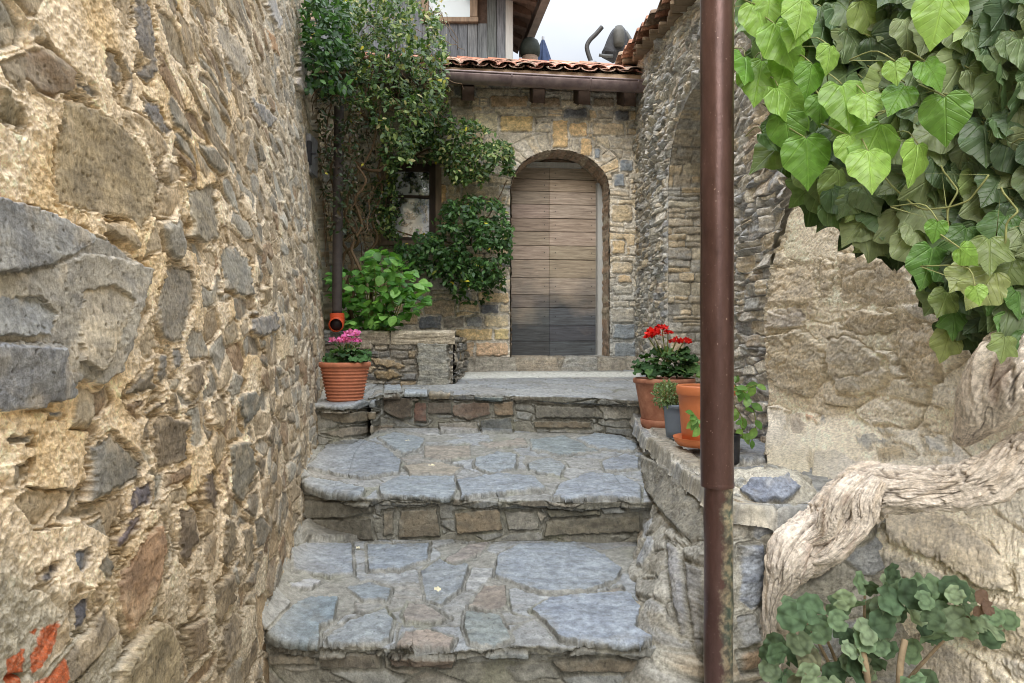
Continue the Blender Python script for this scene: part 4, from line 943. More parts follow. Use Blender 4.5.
# ------------------------------------------------------------------ beige plastered wall on the right
def beige_px(u): return 762+u*(1108-762)
def beige_wall():
    nu, nv = 470, 820
    pxl = np.linspace(0, 1, nu)
    z = np.concatenate([np.linspace(-1.75, -1.0, 40)[:-1], np.linspace(-1.0, 1.65, 760), np.linspace(1.65, 3.2, 22)[1:]])+E
    U, Z = np.meshgrid(pxl, z)
    w = sst(-.62, -.30, Z-E)
    pyl = 341.5-F*(Z-E)/2.7
    edge = np.interp(pyl, [-300, 150, 200, 250, 330, 400, 500, 900], [815, 812, 790, 772, 765, 769, 762, 762])+5*fbm(Z*9, Z*0, 3, 4)
    pxc = edge+U*(1108-edge)
    Yt = np.interp(pxc, [760, 1024, 1110], [3.18, 1.97, 1.74]); Yb = np.interp(pxc, [760, 1024, 1110], [2.33, 1.82, 1.66])
    Y = Yb*(1-w)+Yt*w; X = (pxc-512)/F*Y
    P = np.stack([X, Y, Z], -1)
    # continue towards and past the viewer
    ext = [(1.62, .9), (1.7, 0), (1.75, -1.8)]; add = []
    lastX, lastY = X[:, -1], Y[:, -1]
    tt = np.linspace(0, 1, 60)[1:]
    px_ = np.stack([lastX]+[np.full(len(z), e[0]) for e in ext], 1); py_ = np.stack([lastY]+[np.full(len(z), e[1]) for e in ext], 1)
    kk = tt*3; i = np.minimum(kk.astype(int), 2); f = kk-i
    ex = px_[:, i]*(1-f)+px_[:, i+1]*f; ey = py_[:, i]*(1-f)+py_[:, i+1]*f
    P = np.concatenate([P, np.stack([ex, ey, np.broadcast_to(Z[:, :1], ex.shape)], -1)], 1)
    # left return running back into the barn wall
    rt = np.stack([np.full(len(z), 1.3)+0*z, P[:, 0, 1]+.35, z], -1)[:, None]; P = np.concatenate([rt, P], 1)
    px, py = proj(P); S = np.concatenate([np.zeros((P.shape[0], 1)), np.cumsum(np.linalg.norm(np.diff(P[..., :2], axis=1), axis=-1), 1)], 1)
    S = np.broadcast_to(S[400][None], S.shape); Zf = P[..., 2]; scl = np.clip(P[..., 1], .4, 9)/F
    lay = voro(S+.03*fbm(S*4, Zf*4, 3, 1), Zf+.03*fbm(S*4, Zf*4, 3, 2), .24, .13, 41, .9, .05)
    pol = [([(776, 268), (812, 262), (818, 300), (816, 320), (772, 322), (766, 300)], (214, 192, 156), .012), ([(768, 308), (805, 306), (806, 326), (790, 331), (766, 329)], (168, 158, 144), .014),
           ([(820, 258), (835, 262), (832, 296), (820, 300)], (214, 196, 164), .008), ([(770, 336), (800, 330), (828, 344), (832, 372), (812, 398), (785, 392), (768, 378)], (206, 188, 154), .02),
           ([(828, 340), (850, 335), (885, 360), (892, 378), (872, 392), (840, 393), (830, 372)], (198, 186, 162), .02), ([(838, 250), (905, 262), (920, 300), (880, 306), (842, 302)], (216, 194, 156), .012),
           ([(842, 308), (900, 312), (905, 330), (860, 335), (840, 326)], (212, 190, 152), .012), ([(900, 316), (945, 330), (940, 380), (915, 385), (896, 350)], (210, 186, 146), .012),
           ([(800, 412), (830, 416), (828, 426), (795, 424)], (166, 168, 168), .012), ([(790, 415), (808, 412), (812, 428), (800, 438), (790, 434)], (170, 148, 120), .014),
           ([(808, 415), (820, 416), (818, 424), (808, 424)], (214, 142, 88), .012), ([(856, 440), (880, 434), (892, 438), (890, 448), (862, 452)], (160, 160, 158), .014),
           ([(880, 430), (898, 428), (895, 436), (882, 438)], (168, 166, 158), .012), ([(925, 438), (945, 434), (948, 452), (930, 456)], (202, 200, 196), .012), ([(875, 450), (900, 445), (915, 456), (880, 460)], (190, 164, 118), .012),
           ([(880, 520), (930, 512), (975, 530), (1005, 560), (1012, 592), (985, 590), (940, 560), (890, 545)], (208, 192, 164), .03),
           ([(870, 545), (900, 550), (950, 575), (940, 590), (880, 572)], (180, 174, 160), .016), ([(940, 600), (1000, 598), (1060, 610), (1060, 660), (980, 650), (945, 625)], (206, 186, 150), .018),
           ([(900, 640), (945, 640), (985, 665), (990, 700), (920, 700)], (170, 158, 138), .018), ([(840, 575), (870, 575), (890, 590), (850, 596)], (184, 176, 160), .012)]
    pal = [(238, 229, 210, 4), (232, 222, 202, 3), (214, 208, 198, 1.6), (238, 230, 212, 2), (196, 192, 184, 1)]
    pol = [(p_, tuple(int(.55*x+.45*y) for x, y in zip(c_, (248, 240, 222))), h_) for p_, c_, h_ in pol]
    h, c, mk = dress(S, Zf, lay, px, py, scl, pal, (242, 231, 208), seed=33, joint=.010, bevel=.012, H=.014, tilt=.008, polys=pol, surf=.004, mgrain=.003, mscale=22, present=.5, bed=(11, 14), edge=5, varc=.08, sat=.86, crev_dark=.3, crev=.012, nz=.45)
    # layered, flaking render: terraced relief with thin shadow-casting scales
    f1 = fbm(S*5+.6*fbm(S*9, Zf*9, 3, 81), Zf*5.5+.5*fbm(S*8, Zf*8, 3, 80), 5, 82); ter = (np.floor(f1*5)+sst(.82, 1, (f1*5) % 1))/5
    h = h+.018*fbm(S*2.3, Zf*2.3, 3, 83)+.014*ter+.003*bil(S*30, Zf*30, 4, 84)
    cr = sst(.93, 1, 1-np.abs(fbm(S*3.2, Zf*4.4, 4, 86))*1.0)
    h = h-.007*cr*sst(-.1, .2, fbm(S*2, Zf*2, 2, 87))
    gm = sst(.05, .35, fbm(S*3, Zf*6, 4, 88))[..., None]*.25; c = c*(1-gm)+gm*lin((184, 180, 170))*(1+.15*fbm(S*30, Zf*30, 3, 89))[..., None]
    st = (sst(425, 470, py)*sst(880, 790, px)*.5)[..., None]; c = c*(1-st)+st*lin((176, 168, 140))
    N = normals(P); N = np.where(N[..., 1:2] > 0, -N, N); P2 = P+N*h[..., None]
    return tag(link('plastered_stone_wall', grid_mesh('plastered_stone_wall', P2, c, mk), M_NEAR),
               'pale beige rubble wall with flaking lime render behind the ivy and twisted vine trunk', 'wall')
beige = beige_wall()

# ------------------------------------------------------------------ low parapet beside the steps
def parapet():
    root = thing('parapet_wall', 'low grey stone parapet along the right of the steps with slate slabs carrying flower pots', 'low wall')
    top = np.array(curve([(1.0, 4.9, 0), (.80, 4.5, 0), (.745, 4.15, 0), (.69, 3.4, 0), (.675, 2.8, 0), (.665, 2.45, 0), (.667, 2.16, 0), (.715, 2.065, 0), (.9, 2.05, 0), (1.05, 2.08, 0), (1.3, 2.2, 0)], 620))[:, :2]
    tg = np.gradient(top, axis=0); tg /= np.linalg.norm(tg, axis=1, keepdims=True); nrm = np.stack([tg[:, 1], -tg[:, 0]], -1); nrm = np.where(nrm[:, :1] < -0.0, nrm, nrm)
    # outward = away from the body centre
    cen = np.array([1.1, 3.2]); sg = np.sign(((top-cen)*nrm).sum(1)); nrm = nrm*np.where(sg == 0, 1, sg)[:, None]
    zr = np.linspace(-1.25, -.49, 330)
    fr = (-.49-zr[:, None])/.5
    lean = np.interp(top[:, 1], [2.3, 2.6, 3.2, 4.2], [.32, .30, .12, .05])*sst(.25, .8, np.abs(nrm[:, 0]))+.05*np.abs(nrm[:, 1])
    lean = np.convolve(np.pad(lean, 20, mode='edge'), np.ones(41)/41, 'valid')
    off = fr*lean[None]-.02
    P = np.zeros((330, 620, 3)); P[..., 0] = top[None, :, 0]+nrm[None, :, 0]*off; P[..., 1] = top[None, :, 1]+nrm[None, :, 1]*off; P[..., 2] = zr[:, None]+E
    px, py = proj(P); s = np.concatenate([[0], np.cumsum(np.linalg.norm(np.diff(top, axis=0), axis=1))]); S = np.broadcast_to(s, px.shape); Z = P[..., 2]
    lay = voro(S+.03*fbm(S*5, Z*5, 3, 3), Z+.02*fbm(S*5, Z*5, 3, 4), .17, .10, 51, .95, .35)
    pol = [([(648, 455), (690, 478), (704, 500), (704, 540), (690, 545), (668, 520), (650, 490)], (140, 136, 122), .02),
           ([(668, 540), (680, 550), (690, 620), (682, 640), (672, 600)], (150, 150, 150), .02), ([(684, 560), (704, 570), (704, 660), (694, 650)], (150, 148, 142), .02),
           ([(738, 545), (762, 542), (765, 600), (752, 612), (738, 600)], (150, 158, 170), .02), ([(735, 615), (755, 612), (758, 640), (740, 650)], (146, 148, 148), .014), ([(736, 652), (760, 648), (762, 668), (742, 672)], (172, 146, 116), .014)]
    pal = [(164, 162, 152, 3), (174, 171, 160, 2), (150, 145, 130, 2), (170, 156, 132, 1), (166, 171, 176, 1.2)]
    h, c, mk = dress(S, Z, lay, px, py, np.clip(P[..., 1], 1, 9)/F, pal, (166, 163, 150), seed=44, joint=.006, bevel=.014, H=.013, tilt=.012, polys=pol, surf=.008, mgrain=.004, mscale=28, bed=(16, 14), edge=2, crev=.008, crev_dark=.6)
    h += .012*fbm(S*7, Z*7, 4, 45)
    N = normals(P); o2 = np.stack([np.broadcast_to(nrm[:, 0], px.shape), np.broadcast_to(nrm[:, 1], px.shape)], -1)
    N = np.where((N[..., :2]*o2).sum(-1, keepdims=True) < 0, -N, N)
    link('wall_face', grid_mesh('wall_face', P+N*h[..., None], c, mk), M_NEAR, root)
    # cap of slates and mortar, a height sheet bounded by the same outline, rising in slabs towards the house
    X, Y = np.meshgrid(np.linspace(.52, 1.4, 330), 1/np.linspace(1/1.95, 1/5.0, 440))
    ot = np.concatenate([top+nrm*.025, [(1.5, 2.4), (1.5, 5.2)]]); ot = ot[::6]
    sd_ = psdf(ot, X, Y)+.018*fbm(X*9, Y*9, 3, 46)
    Z = E-.49+np.interp(Y, [2.2, 2.6, 3.9, 4.3, 4.9], [-.01, 0, .005, .13, .16])+.055*sst(.78, 1.2, X)*sst(3.2, 2.6, Y)*0
    Z = Z+.012*fbm(X*3, Y*3, 3, 47)
    P = np.stack([X, Y, Z], -1); px, py = proj(P)
    lay = voro(X+.02*fbm(X*5, Y*5, 3, 5), Y+.03*fbm(X*5, Y*5, 3, 6), .24, .34, 52, .9)
    pol = [([(738, 490), (748, 478), (790, 478), (798, 492), (785, 506), (752, 506)], (140, 148, 164), .05), ([(640, 440), (670, 440), (702, 462), (702, 476), (676, 462), (650, 446)], (160, 152, 132), .02),
           ([(735, 432), (770, 432), (776, 462), (735, 466)], (144, 150, 156), .02), ([(737, 470), (800, 462), (830, 480), (800, 512), (745, 515)], (166, 162, 152), .024),
           ([(735, 408), (772, 410), (770, 428), (735, 428)], (150, 154, 156), .03), ([(640, 424), (690, 424), (702, 440), (660, 440)], (156, 148, 130), .015)]
    pol = pol[1:3]+pol[4:]
    h, c, mk = dress(X, Y, lay, px, py, Y/F, [(150, 152, 150, 3), (162, 156, 140, 2), (138, 142, 146, 2)], (184, 180, 168), seed=48, joint=.006, bevel=.012, H=.012, tilt=.004, polys=pol, surf=.004, mgrain=.003, mscale=30, bed=(6, 14), edge=3)
    Pz = Z+h
    drop = sst(.012, -.004, sd_)
    Pz = Pz-drop*.06; P[..., 2] = Pz
    link('cap_slabs', grid_mesh('cap_slabs', P, c, mk, keep=sd_ > -.006), M_SLAB, root)
    # rounded mortar shoulder with an embedded slate at the near end
    th = np.linspace(-.1, math.pi+.1, 220); ph = np.linspace(0, math.pi/2, 150); T, PH = np.meshgrid(th, ph)
    cx, cy, cz = .845, 2.29, E-.69
    Xs = cx+.20*np.cos(T)*np.cos(PH)**.6; Ys = cy-.25*np.sin(T)*np.cos(PH)**.6; Zs = cz+.265*np.sin(PH)
    P = np.stack([Xs, Ys, Zs], -1); px, py = proj(P)
    lay = voro(T*.2, PH*.2, .11, .05, 9, .9)
    pol = [([(740, 492), (752, 480), (788, 478), (799, 490), (788, 503), (756, 506)], (138, 148, 166), .024), ([(738, 508), (790, 510), (812, 500), (806, 520), (760, 532), (738, 526)], (170, 164, 148), .014)]
    h, c, mk = dress(T*.2, PH*.2, lay, px, py, Ys/F, [(160, 156, 142, 2), (150, 152, 148, 2)], (188, 184, 170), seed=49, joint=.005, bevel=.01, H=.012, present=.4, polys=pol, surf=.004, mgrain=.003, mscale=30, bed=(10, 40), edge=3)
    N = normals(P); N = np.where(((P-np.array([cx, cy, cz]))*N).sum(-1, keepdims=True) < 0, -N, N)
    h += .012*fbm(T*1.6, PH*5, 3, 11)
    link('mortar_shoulder', grid_mesh('mortar_shoulder', P+N*h[..., None], c, mk), M_NEAR, root)
parapet()

# ------------------------------------------------------------------ planter wall by the house
def planter():
    root = thing('planter_wall', 'low stone planter wall with a flat coping left of the door, holding the leafy shrub', 'planter')
    Y0 = 5.1; xr = (453-512)/F*Y0; xl = left_x(Y0, E)-.05; zt = E+.075
    def face(pf, s, zr, seed, nm, flip=None, poly=()):
        S, Z = np.meshgrid(s, zr); P = pf(S, Z); px, py = proj(P)
        lay = coursed(S+.015*fbm(S*6, Z*6, 3, seed), Z+.012*fbm(S*6, Z*6, 3, seed+1), seed, (.04, .09), (.1, .3), .2)
        h, c, mk = dress(S, Z, lay, px, py, P[..., 1]/F, [(150, 142, 126, 3), (126, 126, 122, 2), (170, 150, 116, 1.6), (112, 110, 106, 1)], (150, 144, 130), seed=seed, joint=.007, bevel=.014, H=.03, tilt=.008, surf=.006, mgrain=.004, mscale=26, bed=(8, 26), polys=poly, edge=3.2)
        N = normals(P); N = N*flip; link(nm, grid_mesh(nm, P+N*h[..., None], c, mk), M_FAR, root)
    cz = E+.0
    pol = [([(417, 343), (448, 343), (450, 384), (440, 390), (418, 388)], (150, 148, 134), .05), ([(372, 358), (395, 360), (408, 366), (396, 371), (375, 365)], (172, 148, 108), .03), ([(374, 371), (395, 369), (402, 376), (388, 381), (376, 378)], (164, 140, 98), .035)]
    face(lambda S, Z: np.stack([S, S*0+Y0, Z], -1), np.linspace(xl, xr, 260), np.linspace(E-.55, zt-.04, 160), 61, 'front_face', 1, pol)
    face(lambda S, Z: np.stack([S*0+xr, Y0+S, Z], -1), np.linspace(0, 1.4, 200), np.linspace(E-.55, zt-.04, 140), 63, 'side_face', 1)
    # coping stones
    rng = random.Random(4); x = xl
    for k, w in enumerate((.34, .30, .02)):
        pass
    edges = [xl, W(393, 0, Y0).x, xr+.02]
    edges = [xl, W(345, 0, Y0).x, W(391, 0, Y0).x, xr+.02]; cols = [(140, 140, 132), (156, 144, 122), (166, 154, 130)]
    for k in range(3):
        S, T = np.meshgrid(np.linspace(edges[k]+.004, edges[k+1]-.004, 90), np.linspace(0, 1, 60))
        yy = np.interp(T, [0, .08, .42, .5, 1], [Y0+.03, Y0-.03, Y0-.035, Y0-.02, Y0+.26]); zz = np.interp(T, [0, .08, .42, .5, 1], [zt-.10, zt-.10, zt-.012, zt, zt+.004])
        P = np.stack([S, yy, zz], -1); lay = (np.zeros(S.shape, int)+k, S*0+.1, S*0, S*0)
        h, c, mk = dress(S, T*.4, lay, S*0-99, S*0-99, S*0+.01, [cols[k]+(1,)], (120, 110, 100), seed=70+k, H=.004, surf=.007, bed=(8, 30))
        N = normals(P); N = np.where((N[..., 2:3]-N[..., 1:2]) < 0, -N, N); link('coping_stone', grid_mesh('coping_stone', P+N*h[..., None], c, mk), M_FAR, root)
    box('soil', (xl-.2, Y0+.2, zt-.3), (xr-.05, 6.55, zt-.02), M_SOIL, root)
planter()

# ------------------------------------------------------------------ downpipes
def pipe_mat():
    m, n, l, b = mat_new('brown_copper'); t = n.new('ShaderNodeTexCoord')
    ns = n.new('ShaderNodeTexNoise'); ns.inputs['Scale'].default_value = 26; ns.inputs['Detail'].default_value = 8; ns.inputs['Roughness'].default_value = .7
    mp = n.new('ShaderNodeMapping'); mp.inputs['Scale'].default_value = (1, 1, .3); l.new(t.outputs['Object'], mp.inputs[0]); l.new(mp.outputs[0], ns.inputs['Vector'])
    r = n.new('ShaderNodeValToRGB'); r.color_ramp.elements[0].position = .3; r.color_ramp.elements[1].position = .75
    r.color_ramp.elements[0].color = (*lin((72, 50, 46)), 1); r.color_ramp.elements[1].color = (*lin((104, 78, 74)), 1); l.new(ns.outputs['Fac'], r.inputs['Fac'])
    # pale specks
    n2 = n.new('ShaderNodeTexNoise'); n2.inputs['Scale'].default_value = 170; n2.inputs['Detail'].default_value = 2; l.new(t.outputs['Object'], n2.inputs['Vector'])
    s = n.new('ShaderNodeMapRange'); s.inputs[1].default_value = .72; s.inputs[2].default_value = .77; l.new(n2.outputs['Fac'], s.inputs[0])
    mxn = n.new('ShaderNodeMix'); mxn.data_type = 'RGBA'; l.new(s.outputs[0], mxn.inputs['Factor']); l.new(r.outputs[0], mxn.inputs[6]); mxn.inputs[7].default_value = (*lin((190, 170, 160)), 1)
    at = n.new('ShaderNodeAttribute'); at.attribute_name = 'Col'
    sp = n.new('ShaderNodeSeparateColor'); l.new(at.outputs['Color'], sp.inputs[0])
    n3 = n.new('ShaderNodeTexNoise'); n3.inputs['Scale'].default_value = 30; n3.inputs['Detail'].default_value = 7; n3.inputs['Roughness'].default_value = .75; l.new(t.outputs['Object'], n3.inputs['Vector'])
    ad = n.new('ShaderNodeMath'); ad.operation = 'ADD'; l.new(sp.outputs[0], ad.inputs[0]); l.new(n3.outputs['Fac'], ad.inputs[1])
    s2 = n.new('ShaderNodeMapRange'); s2.inputs[1].default_value = .92; s2.inputs[2].default_value = 1.3; l.new(ad.outputs[0], s2.inputs[0])
    m2 = n.new('ShaderNodeMix'); m2.data_type = 'RGBA'; l.new(s2.outputs[0], m2.inputs['Factor']); l.new(mxn.outputs[2], m2.inputs[6])
    r3 = n.new('ShaderNodeValToRGB'); r3.color_ramp.elements[0].position = .4; r3.color_ramp.elements[1].position = .62; r3.color_ramp.elements[0].color = (*lin((92, 124, 114)), 1); r3.color_ramp.elements[1].color = (*lin((186, 176, 150)), 1)
    n4 = n.new('ShaderNodeTexNoise'); n4.inputs['Scale'].default_value = 60; n4.inputs['Detail'].default_value = 5; l.new(t.outputs['Object'], n4.inputs['Vector']); l.new(n4.outputs['Fac'], r3.inputs['Fac'])
    l.new(r3.outputs[0], m2.inputs[7]); l.new(m2.outputs[2], b.inputs['Base Color'])
    b.inputs['Roughness'].default_value = .3; b.inputs['Metallic'].default_value = .5; b.inputs['Specular IOR Level'].default_value = .7
    bp = n.new('ShaderNodeBump'); bp.inputs['Distance'].default_value = .0012; l.new(n3.outputs['Fac'], bp.inputs['Height']); l.new(bp.outputs[0], b.inputs['Normal'])
    return m
M_PIPE = pipe_mat()
def pole():
    root = thing('downpipe', 'tall brown metal downpipe standing in front of the pots, green patina low down', 'downpipe')
    def cyl(nm, cx, r, z0, z1, patina, dr=None, nz=200):
        th = np.linspace(0, 2*np.pi, 65); z = np.linspace(z0, z1, nz); T, Z = np.meshgrid(th, z)
        rr = r if dr is None else r+np.interp(Z, *dr)
        rr = rr+.0008*pn(Z*6, np.cos(T), 5)+(patina*.0025*fbm(Z*9, np.cos(T)*2, 3, 6))
        P = np.stack([cx[0]+rr*np.cos(T), cx[1]+rr*np.sin(T), Z], -1)
        g = patina*(.26+.42*sst(-.1, .95, np.cos(T+.55)))*np.interp(Z, [E-1.1, E-.42, E-.38], [.95, 1., .9]) if patina else T*0
        C = np.stack([g, g, g], -1); return link(nm, grid_mesh(nm, P, C), M_PIPE, root)
    cy = 1.85
    cyl('upper_pipe', ((717-512)/F*cy, cy), .0438, E-.39, E+2.3, 0)
    cyl('lower_pipe', ((718.5-512)/F*cy, cy), .0385, E-1.16, E-.37, 1)
    cyl('pipe_joint', ((717.3-512)/F*cy, cy), .0441, E-.392, E-.380, 0, ([E-.392, E-.386, E-.380], [0, .0006, 0]), 12)
pole()
def left_pipe():
    root = thing('drainpipe', 'thin dark drainpipe in the shaded corner ending in an orange elbow', 'drainpipe')
    x = W(337, 0, 5.0).x
    V = curve([(x-.01, 5.1, E+1.75), (x, 5.02, E+.8), (x+.005, 4.98, E+.2)], 24)
    tubes('pipe', [(V, .036)], simple('brown_pipe', (66, 58, 54), .7, var=.25), root, 18)
    V = curve([(x+.005, 4.98, E+.205), (x+.008, 4.975, E+.15), (x+.014, 4.94, E+.125), (x+.02, 4.89, E+.118)], 14)
    # open elbow: double walled
    a, q = tube_np(V, .052, 22, False); b2, q2 = tube_np(V, .045, 22, False)
    n = len(V); rim = []; k0 = (n-1)*22
    for j in range(22): rim.append((k0+j, k0+(j+1) % 22, len(a)+k0+(j+1) % 22, len(a)+k0+j))
    link('elbow', raw_mesh('elbow', np.concatenate([a, b2]), np.concatenate([q, q2+len(a), np.array(rim)])), simple('orange_pvc', (206, 84, 44), .5, var=.1), root)
    tubes('elbow_mouth', [(V[:-3], .044)], M_BLACK, root, 18)
left_pipe()
def plate():
    Yc = 4.95; x = left_x(Yc, E+1.3)+.035; root = thing('iron_shutter_hinge', 'grey metal plate fixed to the far end of the rubble wall', 'metal plate')
    box('plate', (x-.02, Yc-.10, E+1.2), (x+.02, Yc+.08, E+1.48), M_PLATE, root, .006)
    box('hook', (x, Yc-.13, E+1.25), (x+.03, Yc-.10, E+1.42), M_BLACK, root, .004)
    tubes('pin', [([(x+.02, Yc-.12, E+1.33), (x+.06, Yc-.12, E+1.33)], .008)], M_BLACK, root)
plate()

# ------------------------------------------------------------------ timber house behind and things on the terrace
def chalet():
    root = thing('timber_house', 'weathered grey board-clad house standing higher behind the tiled roof', 'house')
    Yf = 8.3; xr = W(513, 0, Yf).x; xw0, xw1, zw0 = W(424, 0, Yf).x, W(476, 0, Yf).x, W(0, 19, Yf).z
    rects = []; x = xr-.09; rng = random.Random(5)
    while x > -3.0:
        w = rng.uniform(.085, .125); x0 = x-w
        if x0 < xw1+.02 and x > xw0-.02: rects.append((x0+.003, x-.001, E+2.0, zw0-.06))
        else: rects.append((x0+.003, x-.001, E+2.0, E+5.6))
        x = x0
    V, q, C = plank_mesh(rects, .03, lambda a, o, z: Vector((a, Yf-o+rng.uniform(-.001, .001), z)), 8, .004, .22)
    link('board_wall', raw_mesh('board_wall', V, q, C, smooth=False), M_BOARD, root)
    box('core', (-3.0, Yf+.04, E+1.0), (xr-.02, Yf+3.2, E+5.6), M_DARKW, root)
    box('corner_board', (xr-.09, Yf-.05, E+2.0), (xr, Yf+.03, E+5.6), M_GREYP, root, .006)
    m, n, l, b = mat_new('sky_coloured_glass'); b.inputs['Base Color'].default_value = (.42, .5, .55, 1); b.inputs['Roughness'].default_value = .15  # pale base colour stands in for the reflected sky
    w = boxes('window', [((xw0-.03, Yf-.06, zw0-.06), (xw1+.03, Yf+.02, zw0)), ((xw1-.07, Yf-.06, zw0), (xw1+.02, Yf+.02, E+5.4)), ((xw0-.03, Yf-.06, zw0), (xw0+.06, Yf+.02, E+5.4))], M_FRAMEW, root, .005)
    box('pane', (xw0+.06, Yf-.02, zw0), (xw1-.07, Yf, E+5.4), m, w)
    # overhanging roof on the right: soffit, barge board and roof sheet
    p = [W(550, -24, 7.55), W(519, 57, 9.6)]; z = p[0].z
    def quad(nm, pts, mat, th):
        bm = bmesh.new(); a = [bm.verts.new(q) for q in pts]; c = [bm.verts.new(Vector(q)+Vector((0, 0, th))) for q in pts]
        bm.faces.new(a); bm.faces.new(c[::-1])
        for i in range(4): bm.faces.new((a[i], a[(i+1) % 4], c[(i+1) % 4], c[i]))
        bmesh.ops.recalc_face_normals(bm, faces=bm.faces); me = bpy.data.meshes.new(nm); bm.to_mesh(me); bm.free(); return link(nm, me, mat, root)
    dark = simple('soffit_timber', (98, 84, 74), .8, var=.3, scale=6, stretch=(8, 1, 1))
    quad('soffit', [(p[0].x-.02, p[0].y, z+.02), (p[1].x-.02, p[1].y, z+.0), (-.6, 9.6, z+.4), (-.6, 7.55, z+.42)], dark, .03)
    quad('fascia', [(p[0].x-.0, p[0].y, z-.04), (p[1].x+.0, p[1].y, z-.05), (p[1].x+.1, p[1].y, z-.05), (p[0].x+.1, p[0].y, z-.04)], simple('fascia_board', (118, 110, 104), .8, var=.2, scale=10), .2)
    for k in range(6):
        Y = 7.75+k*.33; xx = p[0].x+(p[1].x-p[0].x)*(Y-7.55)/2.05
        quad('roof_joist', [(-.1, Y, z+.06), (-.1, Y+.09, z+.06), (xx-.05, Y+.09, z-.03), (xx-.05, Y, z-.03)], M_DARKW, .09)
    quad('roof', [(p[0].x+.12, 7.5, z+.17), (p[1].x+.12, 9.7, z+.17), (-2.5, 9.7, z+1.6), (-2.5, 7.5, z+1.6)], M_ROOF, .06)
chalet()
def terrace_things():
    Y = 9.0
    def loc(px, py, Y=Y): return W(px, py, Y)
    # raised terrace the things stand on, hidden behind the ridge
    b = box('roof_terrace', (-3, 8.15, E+2.2), (3.2, 11.5, E+3.26), simple('terrace_render', (170, 160, 146), .9), None); tag(b, 'low rendered terrace behind the tiled roof, carrying the closed parasol', 'terrace')
    tz = E+3.26
    c = loc(530, 0, 8.6); root = thing('round_chimney_cowl', 'dark round-topped chimney cowl beside the board-clad house', 'chimney cowl')
    lathe('cowl', [(0, .30), (.06, .29), (.10, .26), (.125, .20), (.13, .14), (.12, .08), (.07, .06)], (c.x, 8.6, tz+.26), simple('cowl_metal', (54, 62, 56), .7, var=.3, scale=20), root, 28)
    lathe('base', [(.0, .06), (.10, .06), (.10, .0), (.09, -.5)], (c.x, 8.6, tz+.26), simple('cowl_base', (150, 128, 112), .8), root, 24)
    c = loc(543, 0, 9.4); z0 = loc(543, 60, 9.4).z; z1 = loc(543, 39, 9.4).z
    root = thing('closed_parasol', 'closed dark blue parasol standing behind the roof ridge', 'parasol')
    th = np.linspace(0, 2*np.pi, 49); hh = np.linspace(0, 1, 20); T, Hh = np.meshgrid(th, hh); r = (.012+.115*(1-Hh)**.9)*(1+.16*np.cos(8*T))
    P = np.stack([c.x+r*np.cos(T), 9.4+r*np.sin(T), z0-.1+(z1-z0+.1)*Hh], -1); link('canopy', grid_mesh('canopy', P), simple('navy_cloth', (58, 74, 108), .85, var=.2, scale=10), root)
    tubes('mast', [([(c.x, 9.4, tz-.1), (c.x, 9.4, z1+.03)], .018)], M_PLATE, root, 10)
    root = thing('bent_flue_pipe', 'slim grey pipe bending up and right above the ridge', 'pipe')
    tubes('pipe', [(curve([loc(592, 64, 8.5), loc(588, 53, 8.5), loc(587, 46, 8.5), loc(590, 40, 8.5), loc(596, 34, 8.5), loc(602, 27, 8.5)], 26), .028)], simple('flue_metal', (70, 70, 70), .6, metal=.3, var=.2), root, 14)
    lathe('foot', [(0, .02), (.06, .02), (.07, -.12)], tuple(loc(592, 64, 8.5)), M_PLATE, root, 16)
    # covered terrace heater / lamp hood shape
    root = thing('covered_garden_lamp', 'dark hooded figure-like covered object on the terrace beside the stone verge', 'covered object')
    dk = simple('cover_cloth', (64, 66, 70), .85, var=.3, scale=8, bump=.01)
    b0 = loc(606, 55, 8.7); pts = [(602, 56), (604, 48), (608, 38), (612, 31), (616, 28), (621, 27), (625, 31), (628, 38), (628, 48), (626, 56)]
    bm = bmesh.new()
    n = len(pts); front = []; back = []; mid = []
    cc = loc(616, 45, 8.7)
    for (px_, py_) in pts:
        q = loc(px_, py_, 8.7); front.append(bm.verts.new(cc+(q-cc)*.82+Vector((0, -.09, 0)))); mid.append(bm.verts.new(q)); back.append(bm.verts.new(cc+(q-cc)*.8+Vector((0, .12, 0))))
    for A_, B_ in ((front, mid), (mid, back)):
        for i in range(n): bm.faces.new((A_[i], A_[(i+1) % n], B_[(i+1) % n], B_[i]))
    bm.faces.new(front[::-1]); bm.faces.new(back); bmesh.ops.recalc_face_normals(bm, faces=bm.faces)
    bmesh.ops.subdivide_edges(bm, edges=bm.edges[:], cuts=1, use_grid_fill=True, smooth=.6)
    me = bpy.data.meshes.new('cover'); bm.to_mesh(me); bm.free(); link('cover', me, dk, root)
    lathe('lamp_body', [(0, .2), (.05, .19), (.07, .12), (.07, -.02), (.05, -.05), (0, -.05)], tuple(loc(619, 42, 8.55)), simple('lamp_grey', (84, 84, 80), .6), root, 18)
    am = simple('arm_metal', (90, 92, 92), .6)
    tubes('arm', [(curve([loc(625, 32, 8.65), loc(630, 40, 8.65), loc(633, 50, 8.65)], 8), .03)], am, root, 8)
    tubes('bar', [(curve([loc(599, 55, 8.6), loc(606, 56, 8.6), loc(613, 56, 8.6)], 5), .02)], am, root, 8)
terrace_things()

